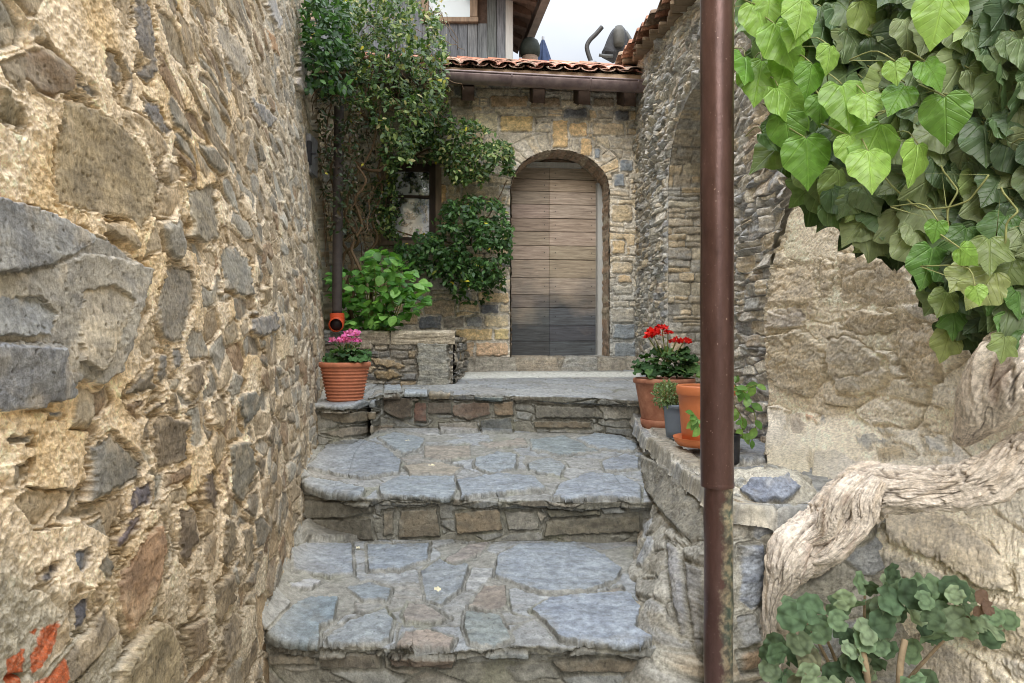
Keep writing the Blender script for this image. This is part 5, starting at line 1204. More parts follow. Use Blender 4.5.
# ------------------------------------------------------------------ foliage helpers
def basis(d, n):
    d = d/(np.linalg.norm(d, axis=-1, keepdims=True)+1e-9); n = n-(n*d).sum(-1, keepdims=True)*d; n = n/(np.linalg.norm(n, axis=-1, keepdims=True)+1e-9)
    return d, n, np.cross(d, n)
def scatter(name, tmpl, pos, d, nrm, size, col, mat, par=None, colmod=None):
    """one mesh of many leaves; template lies in x (width), y (length), z (normal)"""
    V0, q0, uv0, cm = tmpl; d, n, s = basis(d, nrm); k = len(pos)
    V = pos[:, None]+size[:, None, None]*(V0[None, :, 0:1]*s[:, None]+V0[None, :, 1:2]*d[:, None]+V0[None, :, 2:3]*n[:, None])
    C = col[:, None]*cm[None, :, None]
    q = (q0[None]+(np.arange(k)*len(V0))[:, None, None]).reshape(-1, q0.shape[1])
    return link(name, raw_mesh(name, V.reshape(-1, 3), q, C.reshape(-1, 3), None, True, np.tile(uv0, (k, 1))), mat, par)
def tmpl_lance(w=.36, bend=.18, fold=.12, nl=5):
    """small pointed oval leaf"""
    ys = np.linspace(0, 1, nl); ww = w*np.sin(np.pi*np.clip(ys*.92+.06, 0, 1))**.8; ww[-1] = .01; ww[0] = .04
    V = []; 
    for y, wd in zip(ys, ww):
        for sx in (-1, 0, 1): V.append((sx*wd, y, fold*abs(sx)*wd*1.6-bend*y*y))
    q = []
    for i in range(nl-1):
        for j in range(2): q.append((i*3+j, i*3+j+1, i*3+3+j+1, i*3+3+j))
    V = np.array(V); cm = np.array([1.0, 1.12, 1.0]*nl); return V, np.array(q), V[:, :2].copy(), cm
def tmpl_outline(fn, rings=6, seg=40, cup=.12, bend=.2, wave=.03, seed=0, petiole=(0, 0)):
    th = np.linspace(-np.pi, np.pi, seg, endpoint=False); V = []; rr = fn(th); c0 = np.array([0, .32])
    ox = rr*np.sin(th); oy = rr*np.cos(th)
    for k in range(rings+1):
        f = k/rings; x = ox*f; y = oy*f+c0[1]
        edge = f*f; z = -cup*np.abs(x)**1.3*1.0+.10*np.abs(x)-bend*np.clip(y, 0, 2)**2*.6+wave*edge*np.sin(th*5+seed)+.02*edge*np.cos(th*9+seed)
        V.append(np.stack([x, y, z], -1))
    V = np.concatenate(V); q = []
    for k in range(rings):
        for j in range(seg): q.append((k*seg+j, k*seg+(j+1) % seg, (k+1)*seg+(j+1) % seg, (k+1)*seg+j))
    return V, np.array(q), V[:, :2].copy(), np.ones(len(V))
def heart(th):
    a = np.abs(th)    # 0 = tip, pi = stalk notch
    return np.interp(a, [0, .12, .35, .8, 1.3, 1.9, 2.35, 2.75, 2.95, 3.1416], [.70, .60, .49, .44, .47, .50, .50, .44, .36, .30])
def ivy5(th):
    a = np.abs(th)
    return np.interp(a, [0, .15, .45, .7, .95, 1.15, 1.5, 1.75, 2.1, 2.5, 2.9, 3.1416], [.70, .58, .42, .42, .52, .60, .44, .42, .50, .46, .36, .28])
def ivy3(th):
    a = np.abs(th)
    return np.interp(a, [0, .15, .5, .8, 1.1, 1.35, 1.7, 2.2, 2.7, 3.0, 3.1416], [.68, .56, .44, .46, .54, .50, .44, .48, .44, .34, .28])
def zonal(t):
    V, q, uv, cm = t; rr_ = np.hypot(V[:, 0], V[:, 1]-.32); cm = 1.12-.45*np.exp(-((rr_-.27)/.06)**2); return V, q, uv, cm
def scallop(th): return .46+.02*np.cos(th*9)-.2*np.exp(-((np.abs(th)-np.pi)/.22)**2)
def inpoly(poly, n, rng, pad=0):
    P = np.array(poly, float); lo, hi = P.min(0), P.max(0); out = np.zeros((0, 2))
    while len(out) < n:
        c = rng.rand(n*3, 2)*(hi-lo)+lo; out = np.concatenate([out, c[psdf(P, c[:, 0], c[:, 1]) > -pad]])
    return out[:n]
def unproj(px, py, Y): return np.stack([(px-512)/F*Y, Y, E-(py-341.5)/F*Y], -1)
def palcol(pal, n, rng, jit=.2):
    c = np.array([lin(p[:3]) for p in pal]); w = np.array([p[3] for p in pal], float); w /= w.sum()
    return c[rng.choice(len(pal), n, p=w)]*rng.uniform(1-jit, 1+jit, (n, 1))

# ------------------------------------------------------------------ climber on the house
def climber():
    root = thing('climbing_shrub', 'evergreen climber trained around the small window, hanging thick in the left corner of the house', 'climber')
    rng = np.random.RandomState(8)
    regs = [ # polygon, count, depth range, size range, leaf droop
      ([(304, -10), (345, -10), (350, 60), (345, 92), (320, 92), (306, 85)], 900, (4.5, 5.3), (.055, .085), 'big'),
      ([(340, -10), (428, -10), (442, 40), (446, 80), (430, 120), (415, 150), (400, 172), (388, 168), (384, 140), (370, 112), (340, 92)], 4500, (5.0, 6.15), (.04, .07), 'mid'),
      ([(425, -10), (440, -10), (444, 30), (450, 70), (446, 108), (428, 110)], 160, (5.5, 6.1), (.03, .05), 'dry'),
      ([(384, 150), (405, 150), (398, 175), (400, 215), (404, 236), (388, 240), (376, 228), (374, 190)], 750, (5.7, 6.2), (.04, .065), 'mid'),
      ([(405, 130), (430, 118), (468, 122), (500, 138), (514, 154), (512, 172), (494, 172), (478, 184), (458, 184), (446, 164), (405, 157)], 1700, (5.85, 6.3), (.045, .07), 'mid'),
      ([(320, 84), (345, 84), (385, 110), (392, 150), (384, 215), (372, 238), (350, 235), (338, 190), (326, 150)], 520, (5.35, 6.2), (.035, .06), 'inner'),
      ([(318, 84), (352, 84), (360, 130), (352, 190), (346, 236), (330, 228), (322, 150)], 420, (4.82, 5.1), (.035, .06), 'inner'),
      ([(440, 100), (452, 118), (440, 128), (425, 120)], 120, (5.9, 6.2), (.04, .06), 'mid'),
      ([(398, 244), (412, 234), (432, 224), (450, 204), (480, 196), (500, 206), (512, 228), (512, 252), (500, 272), (484, 284), (468, 292), (448, 284), (430, 270), (408, 268), (396, 256)], 2600, (5.75, 6.3), (.045, .075), 'dark'),
      ([(452, 280), (492, 272), (486, 296), (468, 304), (456, 298)], 160, (6.0, 6.3), (.045, .07), 'dark'),
      ([(494, 270), (508, 276), (500, 288), (488, 284)], 40, (6.1, 6.3), (.05, .07), 'dark')]
    pos, siz, col, dr, nm = [], [], [], [], []
    for poly, n, (y0, y1), (s0, s1), kind in regs:
        n = int(n*1.45); p = inpoly(poly, int(n*1.35), rng, 3); den = fbm(p[:, 0]/13, p[:, 1]/13, 3, 5); p = p[den > -.2+.16*rng.rand(len(p))][:n]; n = len(p)
        inw = (p[:, 0] > 396) & (p[:, 0] < 441) & (p[:, 1] > 162) & (p[:, 1] < 233) & (rng.rand(n) > .07); p = p[~inw]; n = len(p)
        sd_ = psdf(np.array(poly, float), p[:, 0], p[:, 1])
        Y = y0+(y1-y0)*(rng.rand(n)**.8); bulge = np.clip(sd_/25, 0, 1)*.12; Y = Y-bulge*rng.rand(n)
        P = unproj(p[:, 0], p[:, 1], Y); pos.append(P); siz.append(rng.uniform(s0, s1, n)*.82)
        pal = {'inner': [(56, 66, 40, 3), (80, 70, 50, 2), (52, 72, 40, 2)], 'big': [(56, 92, 44, 3), (78, 116, 56, 2), (46, 74, 40, 2)], 'mid': [(78, 104, 54, 3), (128, 146, 86, 1.6), (58, 84, 46, 3), (160, 156, 104, .5)],  # inner leaves coloured dark to paint in the shade of the hollow
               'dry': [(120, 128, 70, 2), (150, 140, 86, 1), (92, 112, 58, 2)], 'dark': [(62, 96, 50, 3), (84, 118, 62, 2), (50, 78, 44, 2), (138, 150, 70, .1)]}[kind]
        c = palcol(pal, n, rng, .25); fl = fbm(P[:, 0]*5, P[:, 2]*5, 2, 9); c = c*(1+.35*fl)[:, None]; col.append(c)
        out = np.stack([rng.normal(.0, .7, n), rng.normal(-.5, .5, n), rng.normal(-.25, .6, n)], -1); dr.append(out)
        nm.append(np.stack([rng.normal(0, .45, n), -.55+rng.normal(0, .3, n), .75+rng.normal(0, .35, n)], -1))
    pos = np.concatenate(pos); siz = np.concatenate(siz); col = np.concatenate(col); dr = np.concatenate(dr); nm = np.concatenate(nm)
    yel = rng.rand(len(pos)) < .006; col[yel] = lin((206, 196, 70))
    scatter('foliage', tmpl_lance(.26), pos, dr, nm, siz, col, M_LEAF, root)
    st = []; r2 = random.Random(2)
    # gnarled bare stems in the shaded corner
    paths = [[(352, 330), (345, 290), (352, 262), (340, 235), (350, 210), (335, 190), (330, 165), (342, 140), (352, 100), (348, 60)],
             [(358, 330), (350, 300), (362, 275), (352, 250), (362, 225), (354, 200), (366, 180), (350, 150), (360, 110), (372, 70)],
             [(348, 300), (340, 280), (345, 255), (358, 240), (346, 215), (350, 190), (358, 170), (372, 150), (380, 110)],
             [(352, 160), (362, 168), (375, 172), (384, 165), (390, 155)], [(360, 110), (370, 120), (380, 124), (382, 140)],
             [(365, 320), (372, 290), (366, 262), (376, 240), (372, 215), (382, 195), (378, 170), (388, 140)],
             [(330, 165), (326, 130), (332, 95), (322, 60)], [(400, 165), (430, 150), (460, 150), (495, 160), (512, 170)], [(372, 215), (400, 232), (430, 240), (470, 245), (500, 250)],
             [(470, 245), (478, 225), (490, 214), (508, 180)], [(355, 205), (372, 190), (385, 172), (392, 150)], [(345, 240), (356, 228), (350, 214), (340, 200)]]
    for k, p in enumerate(paths):
        Y = 5.35+.45*r2.random() if k < 6 or k > 9 else 6.2
        st.append((curve([W(a, b, Y+r2.uniform(-.08, .08)) for a, b in p], 40, .02, k), np.linspace(.016, .008, 40) if k < 6 else np.linspace(.009, .004, 40)))
    for k in range(46):
        a = r2.uniform(318, 385); b = r2.uniform(80, 230); Y = r2.uniform(5.2, 6.2); dx = r2.uniform(-24, 24); dy = r2.uniform(20, 70)
        st.append((curve([W(a, b, Y), W(a+dx*.6, b+dy*.5, Y+.05), W(a+dx, b+dy, Y)], 16, .03, k+20), np.linspace(.005, .003, 16)))
    for k in range(60):
        a = r2.uniform(360, 445); b = r2.uniform(-5, 120); Y = r2.uniform(5.2, 5.9); dx = r2.uniform(-16, 26); dy = r2.uniform(5, 40)
        st.append((curve([W(a, b, Y), W(a+dx*.6, b+dy*.5, Y-.05), W(a+dx, b+dy, Y)], 12, .03, k+70), np.linspace(.003, .002, 12)))
    tubes('stems', st, M_STEM, root, 6)
climber()
def hydrangea():
    root = thing('leafy_shrub', 'bright green leafy shrub growing from the planter beneath the window', 'shrub')
    rng = np.random.RandomState(18)
    poly = [(333, 278), (345, 272), (362, 272), (374, 252), (392, 254), (404, 266), (420, 280), (427, 294), (420, 306), (402, 316), (398, 328), (352, 330), (342, 312), (336, 296)]
    n = 620; p = inpoly(poly, n, rng, 2); den = fbm(p[:, 0]/12, p[:, 1]/12, 2, 15); p = p[den > -.3]; n = len(p)
    Y = 5.0+.7*rng.rand(n); P = unproj(p[:, 0], p[:, 1], Y); col = palcol([(96, 146, 66, 3), (122, 168, 84, 2), (74, 120, 54, 2)], n, rng, .2)
    d = np.stack([rng.normal(0, .7, n)+(p[:, 0]-380)/60, -.5+rng.normal(0, .4, n), rng.normal(.0, .4, n)], -1); nm = np.stack([rng.normal(0, .4, n), -.4+rng.normal(0, .3, n), .9+0*rng.rand(n)], -1)
    scatter('foliage', tmpl_lance(.42, .2, .1, 6), P, d, nm, rng.uniform(.055, .10, n), col, M_LEAF, root)
    st = []; r2 = random.Random(6)
    for k in range(26):
        a = r2.uniform(340, 418); b = r2.uniform(262, 300); Y = r2.uniform(5.15, 5.6); st.append((curve([W(378+(a-378)*.3, 336, Y), W(378+(a-378)*.7, (b+336)/2, Y), W(a, b, Y-.05)], 10), np.linspace(.006, .003, 10)))
    tubes('stems', st, M_GSTEM, root, 6)
hydrangea()

# ------------------------------------------------------------------ potted plants
def pot_profile(r, h, rim=.03, ribs=0, base=.72, lip=.012, wall=.012):
    p = [(0, .004), (r*base*.97, 0), (r*base, .006)]
    zs = np.linspace(.006, h-rim, 6+ribs*8)
    for z in zs:
        f = z/(h-rim); rr = r*(base+(.93-base)*f)
        if ribs: rr += .0035*math.sin(f*ribs*2*math.pi) if .04 < f < .97 else 0
        p.append((rr, z))
    p += [(r*.93+.002, h-rim+.001), (r-.002, h-rim+.004), (r, h-rim+.010), (r, h-.006), (r-.004, h), (r-wall, h), (r-wall-.004, h-.006), (r*.86, h-rim), (r*.85, h-.045), (0, h-.04)]
    return p
def flower_head(root, c, r, pal, seed, n=90):
    rng = np.random.RandomState(seed); v = rng.normal(0, 1, (n, 3)); v /= np.linalg.norm(v, axis=1, keepdims=True); v[:, 2] = np.abs(v[:, 2])*.9-.25*rng.rand(n)
    P = np.array(tuple(c))+v*r*rng.uniform(.55, 1, (n, 1))*np.array([1.15, 1.15, .75])
    d = v+rng.normal(0, .8, (n, 3)); V = tmpl_outline(lambda t: .45+.07*np.cos(t*3)+0*t, 2, 12, .2, -.1, .06)
    return scatter('flower_head', V, P, d, v+rng.normal(0, .25, (n, 3)), rng.uniform(.018, .03, n)*r/.05, palcol(pal, n, rng, .18), M_PETAL, root)
def ger_leaves(root, c, rx_, ry, rz, n, seed, size, pal, zlow=-.3, mat=None, name='foliage'):
    rng = np.random.RandomState(seed); v = rng.normal(0, 1, (n, 3)); v /= np.linalg.norm(v, axis=1, keepdims=True); v[:, 2] = np.clip(v[:, 2], zlow, 1)
    P = np.array(tuple(c))+v*rng.uniform(.6, 1, (n, 1))*np.array([rx_, ry, rz]); d = v*np.array([1, 1, .2])+rng.normal(0, .3, (n, 3))-np.array([0, 0, .2]); nm = v*.6+np.array([0, -.35, .75])+rng.normal(0, .25, (n, 3))
    return scatter(name, tmpl_outline(scallop, 5, 54, .1, .1, .08), P, d, nm, rng.uniform(.75, 1.2, n)*size, palcol(pal, n, rng, .25), mat or M_GER, root)
GPAL = [(66, 98, 56, 3), (86, 118, 70, 2), (52, 80, 48, 2)]
def pot_left():
    Y = 4.2; b = W(345, 403, Y); root = thing('potted_geranium', 'ribbed terracotta pot of pink geraniums on the ledge by the rubble wall', 'potted plant', 'potted geraniums')
    r = 25.5/F*Y; h = 41/F*Y; lathe('pot', pot_profile(r, h, .032, 11, .66), b, M_TERRA, root, 56)
    lathe('soil', [(0, h-.03), (r*.88, h-.035)], b, M_SOIL, root, 24)
    top = W(347, 357, Y); ger_leaves(root, top, .13, .12, .07, 95, 3, .062, GPAL)
    ps = [(338, 341, .042), (352, 335, .050), (346, 340, .035), (357, 341, .028)]; pal = [(226, 120, 190, 3), (240, 150, 208, 2), (204, 90, 168, 1)]; st = []
    for k, (a, c, rr) in enumerate(ps): q = W(a, c, Y-.03); flower_head(root, q, rr, pal, 20+k, 60); st.append((curve([top, q], 6), .003))
    tubes('flower_stalks', st, M_GSTEM, root, 6)
pot_left()
def pot_red():
    Y = 3.85; b = W(664, 427, Y); root = thing('potted_geranium', 'weathered terracotta pot of bright red geraniums on the parapet', 'potted plant', 'potted geraniums')
    r = 30.5/F*Y; h = 49/F*Y; lathe('pot', pot_profile(r, h, .03, 0, .68), b, M_TERRA2, root, 56)
    lathe('saucer', [(0, .0), (r*.70, 0), (r*.75, .02), (r*.77, .05), (r*.74, .05), (r*.70, .03)], b-Vector((0, 0, .002)), M_TERRA2, root, 48)
    lathe('soil', [(0, h-.03), (r*.88, h-.035)], b, M_SOIL, root, 24)
    top = W(667, 366, Y); ger_leaves(root, top, .17, .14, .10, 150, 5, .066, GPAL)
    ps = [(653, 334, .045), (662, 329, .035), (668, 333, .025), (676, 341, .030), (684, 342, .034), (648, 337, .025)]; pal = [(214, 26, 24, 3), (236, 50, 40, 2), (176, 14, 20, 1)]; st = []
    for k, (a, c, rr) in enumerate(ps): q = W(a, c, Y-.05); flower_head(root, q, rr, pal, 40+k, 60); st.append((curve([top, q], 6), .003))
    tubes('flower_stalks', st, M_GSTEM, root, 6)
pot_red()
def pot_orange():
    Y = 2.98; b = W(706, 444, Y); root = thing('planter_pot', 'smooth orange plastic pot in a saucer, mostly hidden by the downpipe', 'plant pot')
    r = 29/F*Y; h = 57/F*Y; lathe('pot', pot_profile(r, h, .045, 0, .80), b+Vector((0, 0, .008)), M_ORANGE, root, 56)
    lathe('saucer', [(0, .0), (r*.95, 0), (r*1.05, .014), (r*1.12, .036), (r*1.09, .036), (r*1.0, .018), (0, .012)], b-Vector((0, 0, .004)), M_ORANGE, root, 56)
    lathe('soil', [(0, h-.03), (r*.88, h-.035)], b, M_SOIL, root, 24)
    rng = np.random.RandomState(3); n = 40; p0 = np.array(tuple(W(712, 385, Y))); P = p0+rng.normal(0, 1, (n, 3))*np.array([.05, .05, .05])
    scatter('foliage', tmpl_lance(), P, rng.normal(0, 1, (n, 3)), rng.normal(0, .4, (n, 3))+np.array([0, -.5, .8]), rng.uniform(.03, .05, n), palcol([(96, 130, 70, 1)], n, rng), M_LEAF, root)
    # straggling sprigs hanging over the rim
    lst = [([(728, 386), (744, 392), (752, 405), (756, 425), (752, 440)]), ([(735, 394), (748, 388), (758, 384)]), ([(730, 400), (742, 418), (742, 436)]), ([(700, 430), (697, 420), (694, 414)])]
    st = []; P = []; D = []
    for k, l in enumerate(lst):
        c = curve([W(a, q, Y-.16) for a, q in l], 20); st.append((c, .002))
        for j in range(3, 20, 2):
            P.append(c[j]); D.append(rng.normal(0, .6, 3)+np.array([.3*(-1)**j, -.2, -.6]))
    n = len(P)
    for q in st: tubes('sprig', [q], M_GSTEM, root, 6)
    scatter('sprig_leaves', tmpl_lance(.3), np.array(P), np.array(D), np.tile([0, -.8, .4], (n, 1))+rng.normal(0, .2, (n, 3)), rng.uniform(.035, .06, n), palcol([(104, 150, 76, 2), (130, 170, 92, 1)], n, rng), M_LEAF, root)
pot_orange()
def pot_herb():
    Y = 3.35; b = W(676, 437, Y); root = thing('potted_herb', 'small blue-grey pot of fine grey-green herb between the two larger pots', 'potted plant')
    r = 13/F*Y; h = 33/F*Y; lathe('pot', pot_profile(r, h, .02, 0, .75, wall=.006), b, M_BLUEP, root, 36)
    rng = np.random.RandomState(13); n = 750; v = rng.normal(0, 1, (n, 3)); v /= np.linalg.norm(v, axis=1, keepdims=True)
    P = np.array(tuple(W(667, 395, Y)))+v*rng.rand(n, 1)**.4*np.array([.072, .06, .068])
    scatter('foliage', tmpl_lance(.25, .1, .1, 3), P, v+rng.normal(0, .5, (n, 3)), rng.normal(0, .5, (n, 3))+np.array([0, -.3, .8]), rng.uniform(.012, .022, n), palcol([(128, 150, 108, 2), (100, 128, 84, 2), (150, 168, 130, 1)], n, rng), M_LEAF, root)
    st = [(curve([b+Vector((0, 0, h-.02)), Vector(P[k])], 5), .0015) for k in range(0, 60)]; tubes('stems', st, M_GSTEM, root, 5)
pot_herb()
def pot_black():
    Y = 2.72; b = W(734, 464, Y); root = thing('small_black_pot', 'narrow black nursery pot just behind the downpipe', 'plant pot')
    r = 6.5/F*Y; h = 30/F*Y; lathe('pot', pot_profile(r, h, .012, 0, .8, wall=.003), b, M_BLACK, root, 30)
    lathe('soil', [(0, h-.02), (r*.9, h-.02)], b, M_SOIL, root, 20)
pot_black()

# ------------------------------------------------------------------ twisted vine trunk
def vine():
    root = thing('vine_trunk', 'thick gnarled silvery vine trunk bending down the pale wall above the scalloped leaves', 'vine trunk')
    def limb(nm, pts, seed, seg=260, nl=760, twist=3.0, amp=1.0):
        twist *= .5
        c = curve([W(a, b, Y) for a, b, Y, r in pts], nl, 0); rad = curve([(r*Y/F, 0, 0) for a, b, Y, r in pts], nl)[:, 0]
        tg = np.gradient(c, axis=0); tg /= np.linalg.norm(tg, axis=1, keepdims=True); ref = np.array([0, -1., 0]); a = np.cross(tg, ref); a /= np.linalg.norm(a, axis=1, keepdims=True); b = np.cross(tg, a)
        s = np.concatenate([[0], np.cumsum(np.linalg.norm(np.diff(c, axis=0), axis=1))])
        th = np.linspace(0, 2*np.pi, seg+1); T, S = np.meshgrid(th, s); tw = T+twist*S
        # lobed, ropy section with long fibrous ridges
        cx, cy_ = np.cos(tw), np.sin(tw)
        lobes = .10*np.cos(2*tw+1.1*S*4)+.06*np.cos(3*tw-S*5)
        ang = np.minimum(tw % (2*np.pi), 2*np.pi-tw % (2*np.pi))
        fib = bil(ang*4.5+.8*fbm(ang*2, S*9, 2, seed), S*4.5, 4, seed+1)
        fine = bil(ang*13+1.2*fbm(ang*3, S*20, 2, seed+4), S*12, 3, seed+2)
        lump = fbm(cx*1.6+7, S*7+cy_*1.6, 3, seed+3)
        knot = fbm(cx*2+3, S*16+cy_*2, 3, seed+6)
        crk = sst(.86, 1, 1-np.abs(fbm(ang*1.6+3, S*6+.5*cx, 3, seed+12))*2.2)
        R = .84*rad[:, None]*(1+amp*(lobes+.06*fib+.06*fine+.34*lump+.32*knot-.16*crk+.05*fbm(cx*5, S*30+cy_*5, 3, seed+19)+.05*bil(ang*7, S*40, 4, seed+14)))
        P = c[:, None]+R[..., None]*(np.cos(T)[..., None]*a[:, None]+np.sin(T)[..., None]*b[:, None]*.85)
        v = sst(-.5, .55, fib*.6+fine*.6)[..., None]; pch = sst(-.1, .45, fbm(cx*1.2+2, S*5+cy_, 3, seed+8))[..., None]
        col = lin((118, 106, 96))*(1-v)+lin((212, 203, 193))*v; col = col*(1-.3*pch)+.3*pch*lin((204, 184, 158)); col = col*(1+.2*fbm(ang*30, S*30, 3, seed+17)+.3*fine-.5*crk-.3*sst(.1, .4, fbm(ang*9, S*7, 3, seed+21)))[..., None]
        rd = sst(.2, .5, fbm(cx+9, S*9+cy_, 3, seed+9))[..., None]*.4; col = col*(1-rd)+rd*lin((120, 84, 64))
        return link(nm, grid_mesh(nm, P, col, np.ones(P.shape[:2])), M_BARK, root)
    limb('trunk', [(1120, 400, 1.62, 22), (1060, 440, 1.66, 24), (1024, 458, 1.7, 26), (985, 478, 1.74, 27), (945, 489, 1.8, 24), (905, 490, 1.86, 24), (872, 490, 1.92, 26), (846, 506, 1.97, 29),
                   (832, 526, 1.98, 28), (812, 542, 1.97, 30), (794, 558, 1.97, 30), (782, 578, 1.98, 19), (772, 602, 2.0, 11), (768, 632, 2.02, 8), (772, 660, 2.02, 8), (774, 720, 2.0, 9)], 3, twist=4)
    limb('upper_burl', [(1130, 315, 1.5, 40), (1070, 345, 1.56, 52), (1026, 370, 1.62, 52), (998, 394, 1.68, 40), (978, 418, 1.76, 24), (962, 440, 1.84, 10)], 23, twist=2, nl=420, amp=.55)
    limb('side_strand', [(880, 480, 1.84, 8), (868, 498, 1.84, 12), (862, 520, 1.86, 13), (846, 540, 1.88, 12), (826, 556, 1.9, 9), (808, 560, 1.93, 4)], 33, seg=120, nl=260, twist=5)
    limb('loop_strand', [(862, 480, 1.86, 9), (845, 494, 1.86, 13), (834, 514, 1.88, 14), (826, 532, 1.9, 12), (808, 542, 1.92, 6)], 43, seg=120, nl=240, twist=5)
vine()

# ------------------------------------------------------------------ scallop-leaved geranium at the foot
def wall_geranium():
    root = thing('trailing_geranium', 'dusty green scallop-leaved geranium sprawling below the twisted vine trunk', 'geranium plant')
    rng = np.random.RandomState(31)
    cen = [(865, 590), (850, 612), (888, 618), (905, 588), (922, 600), (838, 645), (868, 640), (898, 650), (925, 622), (800, 610), (812, 632), (790, 640), (842, 668), (812, 662), (872, 672), (905, 680), (940, 630),
           (956, 600), (962, 618), (975, 610), (990, 622), (1002, 630), (985, 632), (948, 612), (880, 600), (830, 600), (818, 620), (785, 672), (770, 665), (828, 680), (856, 656), (884, 636), (915, 610), (932, 640), (898, 600), (965, 596), (940, 590), (916, 582), (900, 578), (874, 664), (780, 655), (800, 650), (800, 680), (860, 625)]
    P = []; sz = []
    for k, (a, b) in enumerate(cen):
        for q in range(2): P.append(tuple(unproj(np.array(a+rng.normal(0, 5)), np.array(b+rng.normal(0, 5)), np.array(1.66+rng.rand()*.16+q*.06)))); sz.append(rng.uniform(.045, .075)*1.12)
    P = np.array(P); n = len(P); sz = np.array(sz); d = np.stack([rng.normal(0, 1, n), rng.normal(-.2, .3, n), rng.normal(-.2, .8, n)], -1); nm = np.stack([rng.normal(-.1, .35, n), -1+rng.normal(0, .2, n), .45+rng.normal(0, .35, n)], -1)
    col = palcol([(100, 122, 94, 3), (124, 142, 114, 2), (78, 100, 76, 2), (112, 114, 92, .8)], n, rng, .3)
    scatter('foliage', zonal(tmpl_outline(scallop, 9, 72, .15, .02, .055)), P, d, nm, sz, col, M_GER, root)
    n2 = 3; P2 = unproj(np.array([985, 992, 980.]), np.array([601, 606, 606.]), np.array([1.66]*3)); scatter('red_leaves', tmpl_outline(scallop, 4, 44), P2, rng.normal(0, 1, (3, 3)), np.tile([0, -1, .3], (3, 1)), np.array([.04]*3), palcol([(112, 92, 80, 1)], 3, rng), M_GER, root)
    st = []
    for k in (0, 9, 19, 24, 13, 26): a, b = cen[k]; st.append((curve([W(862+(a-862)*.1, 720, 1.86), W(862+(a-862)*.6, (b+700)/2, 1.84), W(a, b, 1.78)], 14), np.linspace(.006, .003, 14)))
    st += [(curve([W(872, 720, 1.72), W(866, 668, 1.7), W(860, 640, 1.72)], 8), .008), (curve([W(898, 720, 1.72), W(900, 668, 1.7), W(905, 640, 1.72)], 8), .008)]
    tubes('stems', st, simple('pink_stem', (156, 138, 112), .8, var=.3), root, 8)
wall_geranium()

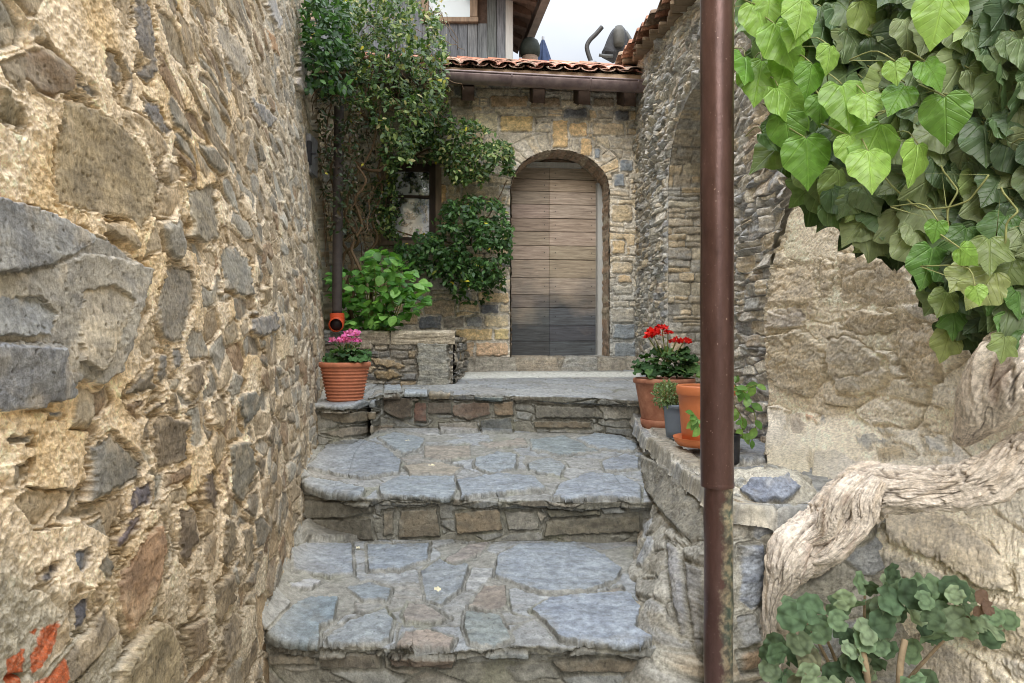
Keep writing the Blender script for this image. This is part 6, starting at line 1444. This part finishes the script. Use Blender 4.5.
# ------------------------------------------------------------------ ivy
def ivy():
    root = thing('ivy', 'large-leaved ivy hanging over the top of the pale wall at upper right', 'ivy')
    rng = np.random.RandomState(77)
    poly = np.array([(745, -40), (748, 20), (770, 60), (776, 110), (768, 150), (788, 176), (815, 205), (850, 228), (880, 246), (912, 256), (935, 240), (930, 285), (942, 330), (965, 342), (1000, 335), (1090, 335), (1090, -40)], float)
    Yf = lambda px: np.interp(px, [740, 1024, 1100], [2.12, 1.56, 1.45])
    # shingled grid of leaves
    pts = []
    for k, py in enumerate(np.arange(-46, 345, 13.5)):
        for px in np.arange(742, 1095, 19):
            pts.append((px+rng.normal(0, 7)+(k % 2)*11, py+rng.normal(0, 6)))
    pts = np.array(pts); pts = pts[psdf(poly, pts[:, 0], pts[:, 1]) > 2]
    hole = fbm(pts[:, 0]/26, pts[:, 1]/26, 2, 3); pts = pts[(hole > -.42)]
    def lay(pts, push, smin, smax, pal, name, templ, jit=.2, tiltn=.3, spread=.5):
        n = len(pts); Y = Yf(pts[:, 0])+push+rng.rand(n)*.08; P = unproj(pts[:, 0], pts[:, 1], Y); sz = rng.uniform(smin, smax, n)*Y/F
        d = np.stack([rng.normal(0, spread, n)-.15, rng.normal(-.25, .2, n), -1+rng.normal(0, .25, n)], -1); nm = np.stack([rng.normal(-.15, tiltn, n), -1+0*P[:, 0], .35+rng.normal(0, tiltn, n)], -1)
        col = palcol(pal, n, rng, jit)
        lf = sst(880, 760, pts[:, 0])[:, None]*.55; col = col*(1-lf)+lf*palcol([(112, 150, 74, 1), (96, 130, 66, 1)], n, rng, jit)
        P = P-d/np.linalg.norm(d, axis=1, keepdims=True)*sz[:, None]*.35
        grp = rng.randint(0, len(templ), n)
        for g in range(len(templ)):
            m = grp == g
            if m.any(): scatter(name, templ[g], P[m], d[m], nm[m], sz[m], col[m], M_IVY, root)
        return P, d
    T1 = [tmpl_outline(ivy5, 6, 60, .3, .25, .035, 1), tmpl_outline(ivy3, 6, 60, .25, .3, .04, 2), tmpl_outline(heart, 6, 60, .3, .35, .035, 3)]
    TH = [tmpl_outline(heart, 7, 64, .35, .25, .02, 5), tmpl_outline(heart, 7, 64, .25, .38, .03, 8)]
    dark = [(92, 116, 80, 3), (114, 134, 96, 3), (78, 100, 74, 2), (138, 152, 112, 1.8), (146, 166, 104, 1)]
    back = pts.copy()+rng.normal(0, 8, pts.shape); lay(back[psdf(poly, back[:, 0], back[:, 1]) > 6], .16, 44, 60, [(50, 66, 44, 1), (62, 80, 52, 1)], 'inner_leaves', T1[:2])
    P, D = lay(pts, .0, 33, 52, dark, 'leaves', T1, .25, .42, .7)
    # fresh light-green hearts at the front, traced roughly where they hang
    fresh = [(775, 38, 52), (790, 58, 46), (762, 75, 46), (842, 98, 50), (880, 138, 56), (945, 110, 48), (806, 152, 50), (778, 100, 52), (812, 78, 34), (918, 158, 42), (850, 150, 34), (944, 8, 52), (802, 14, 40), (745, 70, 38),
             (830, 60, 30), (755, 18, 40), (868, 165, 44), (785, 128, 40), (905, 100, 34), (925, 75, 34), (820, 110, 30), (800, 34, 32), (960, 262, 26), (938, 235, 22), (975, 300, 20), (845, 128, 30), (865, 108, 34), (770, 8, 34), (790, -6, 30), (895, 75, 26)]
    fp = np.array([(a, b) for a, b, s in fresh], float); n = len(fp); Y = Yf(fp[:, 0])-.10-rng.rand(n)*.08
    sz = np.array([s for a, b, s in fresh])*1.02*Y/F
    d = np.stack([rng.normal(0, .35, n), rng.normal(-.2, .15, n), -1+0*sz], -1); nm = np.stack([rng.normal(-.1, .35, n), -1+0*sz, .45+rng.normal(0, .25, n)], -1)
    P2 = unproj(fp[:, 0], fp[:, 1]-14, Y)
    col = palcol([(128, 168, 74, 3), (148, 186, 92, 3), (104, 148, 62, 2)], n, rng, .12)
    for g in range(2): m = np.arange(n) % 2 == g; scatter('young_leaves', TH[g], P2[m], d[m], nm[m], sz[m], col[m], M_IVY, root)
    # small variegated cluster lower right, and big low leaf
    lo = np.array([(948, 342), (990, 250), (1010, 270), (965, 275), (985, 285), (1000, 300), (1015, 325), (945, 300), (955, 320), (1020, 300), (975, 255), (940, 270), (930, 262), (1005, 345), (1030, 340), (965, 240), (1000, 225)], float)
    lay(lo, -.07, 30, 46, [(120, 138, 84, 2), (86, 120, 66, 2), (150, 162, 104, 1.5), (96, 136, 70, 2)], 'low_leaves', T1[:2], .15)
    # stalks and woody runners
    st = []
    for k in range(n): st.append((curve([P2[k]+np.array([0, 0, .0]), P2[k]+np.array([rng.normal(0, .02), .06, .05]), P2[k]+np.array([rng.normal(.02, .04), .14, .06])], 8), .0018))
    for k in range(0, len(P), 2): st.append((curve([P[k], P[k]+np.array([rng.normal(0, .02), .05, .03]), P[k]+np.array([rng.normal(0, .03), .12, .02])], 6), .0016))
    run = []
    for k in range(26):
        a = rng.uniform(790, 1070); b = rng.uniform(-30, 60); Y = Yf(a)+.15; run.append((curve([W(a, b, Y), W(a+rng.normal(0, 18), b+60, Y+.02), W(a+rng.normal(0, 30), b+rng.uniform(90, 150), Y+.04)], 24, .03, k), np.linspace(.006, .003, 24)))
    for l in ([(1000, 190), (1015, 210), (1005, 240), (990, 262)], [(880, 175), (920, 208), (960, 206), (985, 175)], [(845, 132), (870, 118), (890, 112)], [(940, 168), (955, 190), (948, 230)]):
        run.append((curve([W(a, b, Yf(a)-.03) for a, b in l], 24, .01, 3), .0025))
    tubes('stems', run+st, simple('ivy_stem', (142, 146, 92), .7, var=.3), root, 5)
ivy()

# ------------------------------------------------------------------ fallen petals and leaves on the steps
def litter():
    rng = np.random.RandomState(2); T = tmpl_outline(lambda t: .4+.08*np.cos(t), 2, 14, .2, .1, .12)
    for k, (a, b, Y, s, lab) in enumerate([(441, 591, 2.36, .03, 'cream petal lying near the middle of the lower tread'), (356, 549, 2.86, .022, 'small cream leaf at the back of the lower tread'), (351, 447, 4.02, .035, 'tiny dry petal on the large slate of the middle tread'),
                                       (435, 467, 3.52, .045, 'pale dry petal on the brown stone of the middle tread'), (410, 442, 4.1, .035, 'tiny pale petal on the slate at the back of the middle tread')]):
        z = E-(b-341.5)/F*Y; o = scatter('fallen_petal', T, np.array([[(a-512)/F*Y, Y, z+.006]]), np.array([[rng.normal(), rng.normal(), .1]]), np.array([[rng.normal(0, .2), -.3, 1.]]), np.array([s]), palcol([(232, 224, 200, 1)], 1, rng, .05), M_PETAL)
        tag(o, lab, 'petal', 'petals fallen on the steps')
litter()
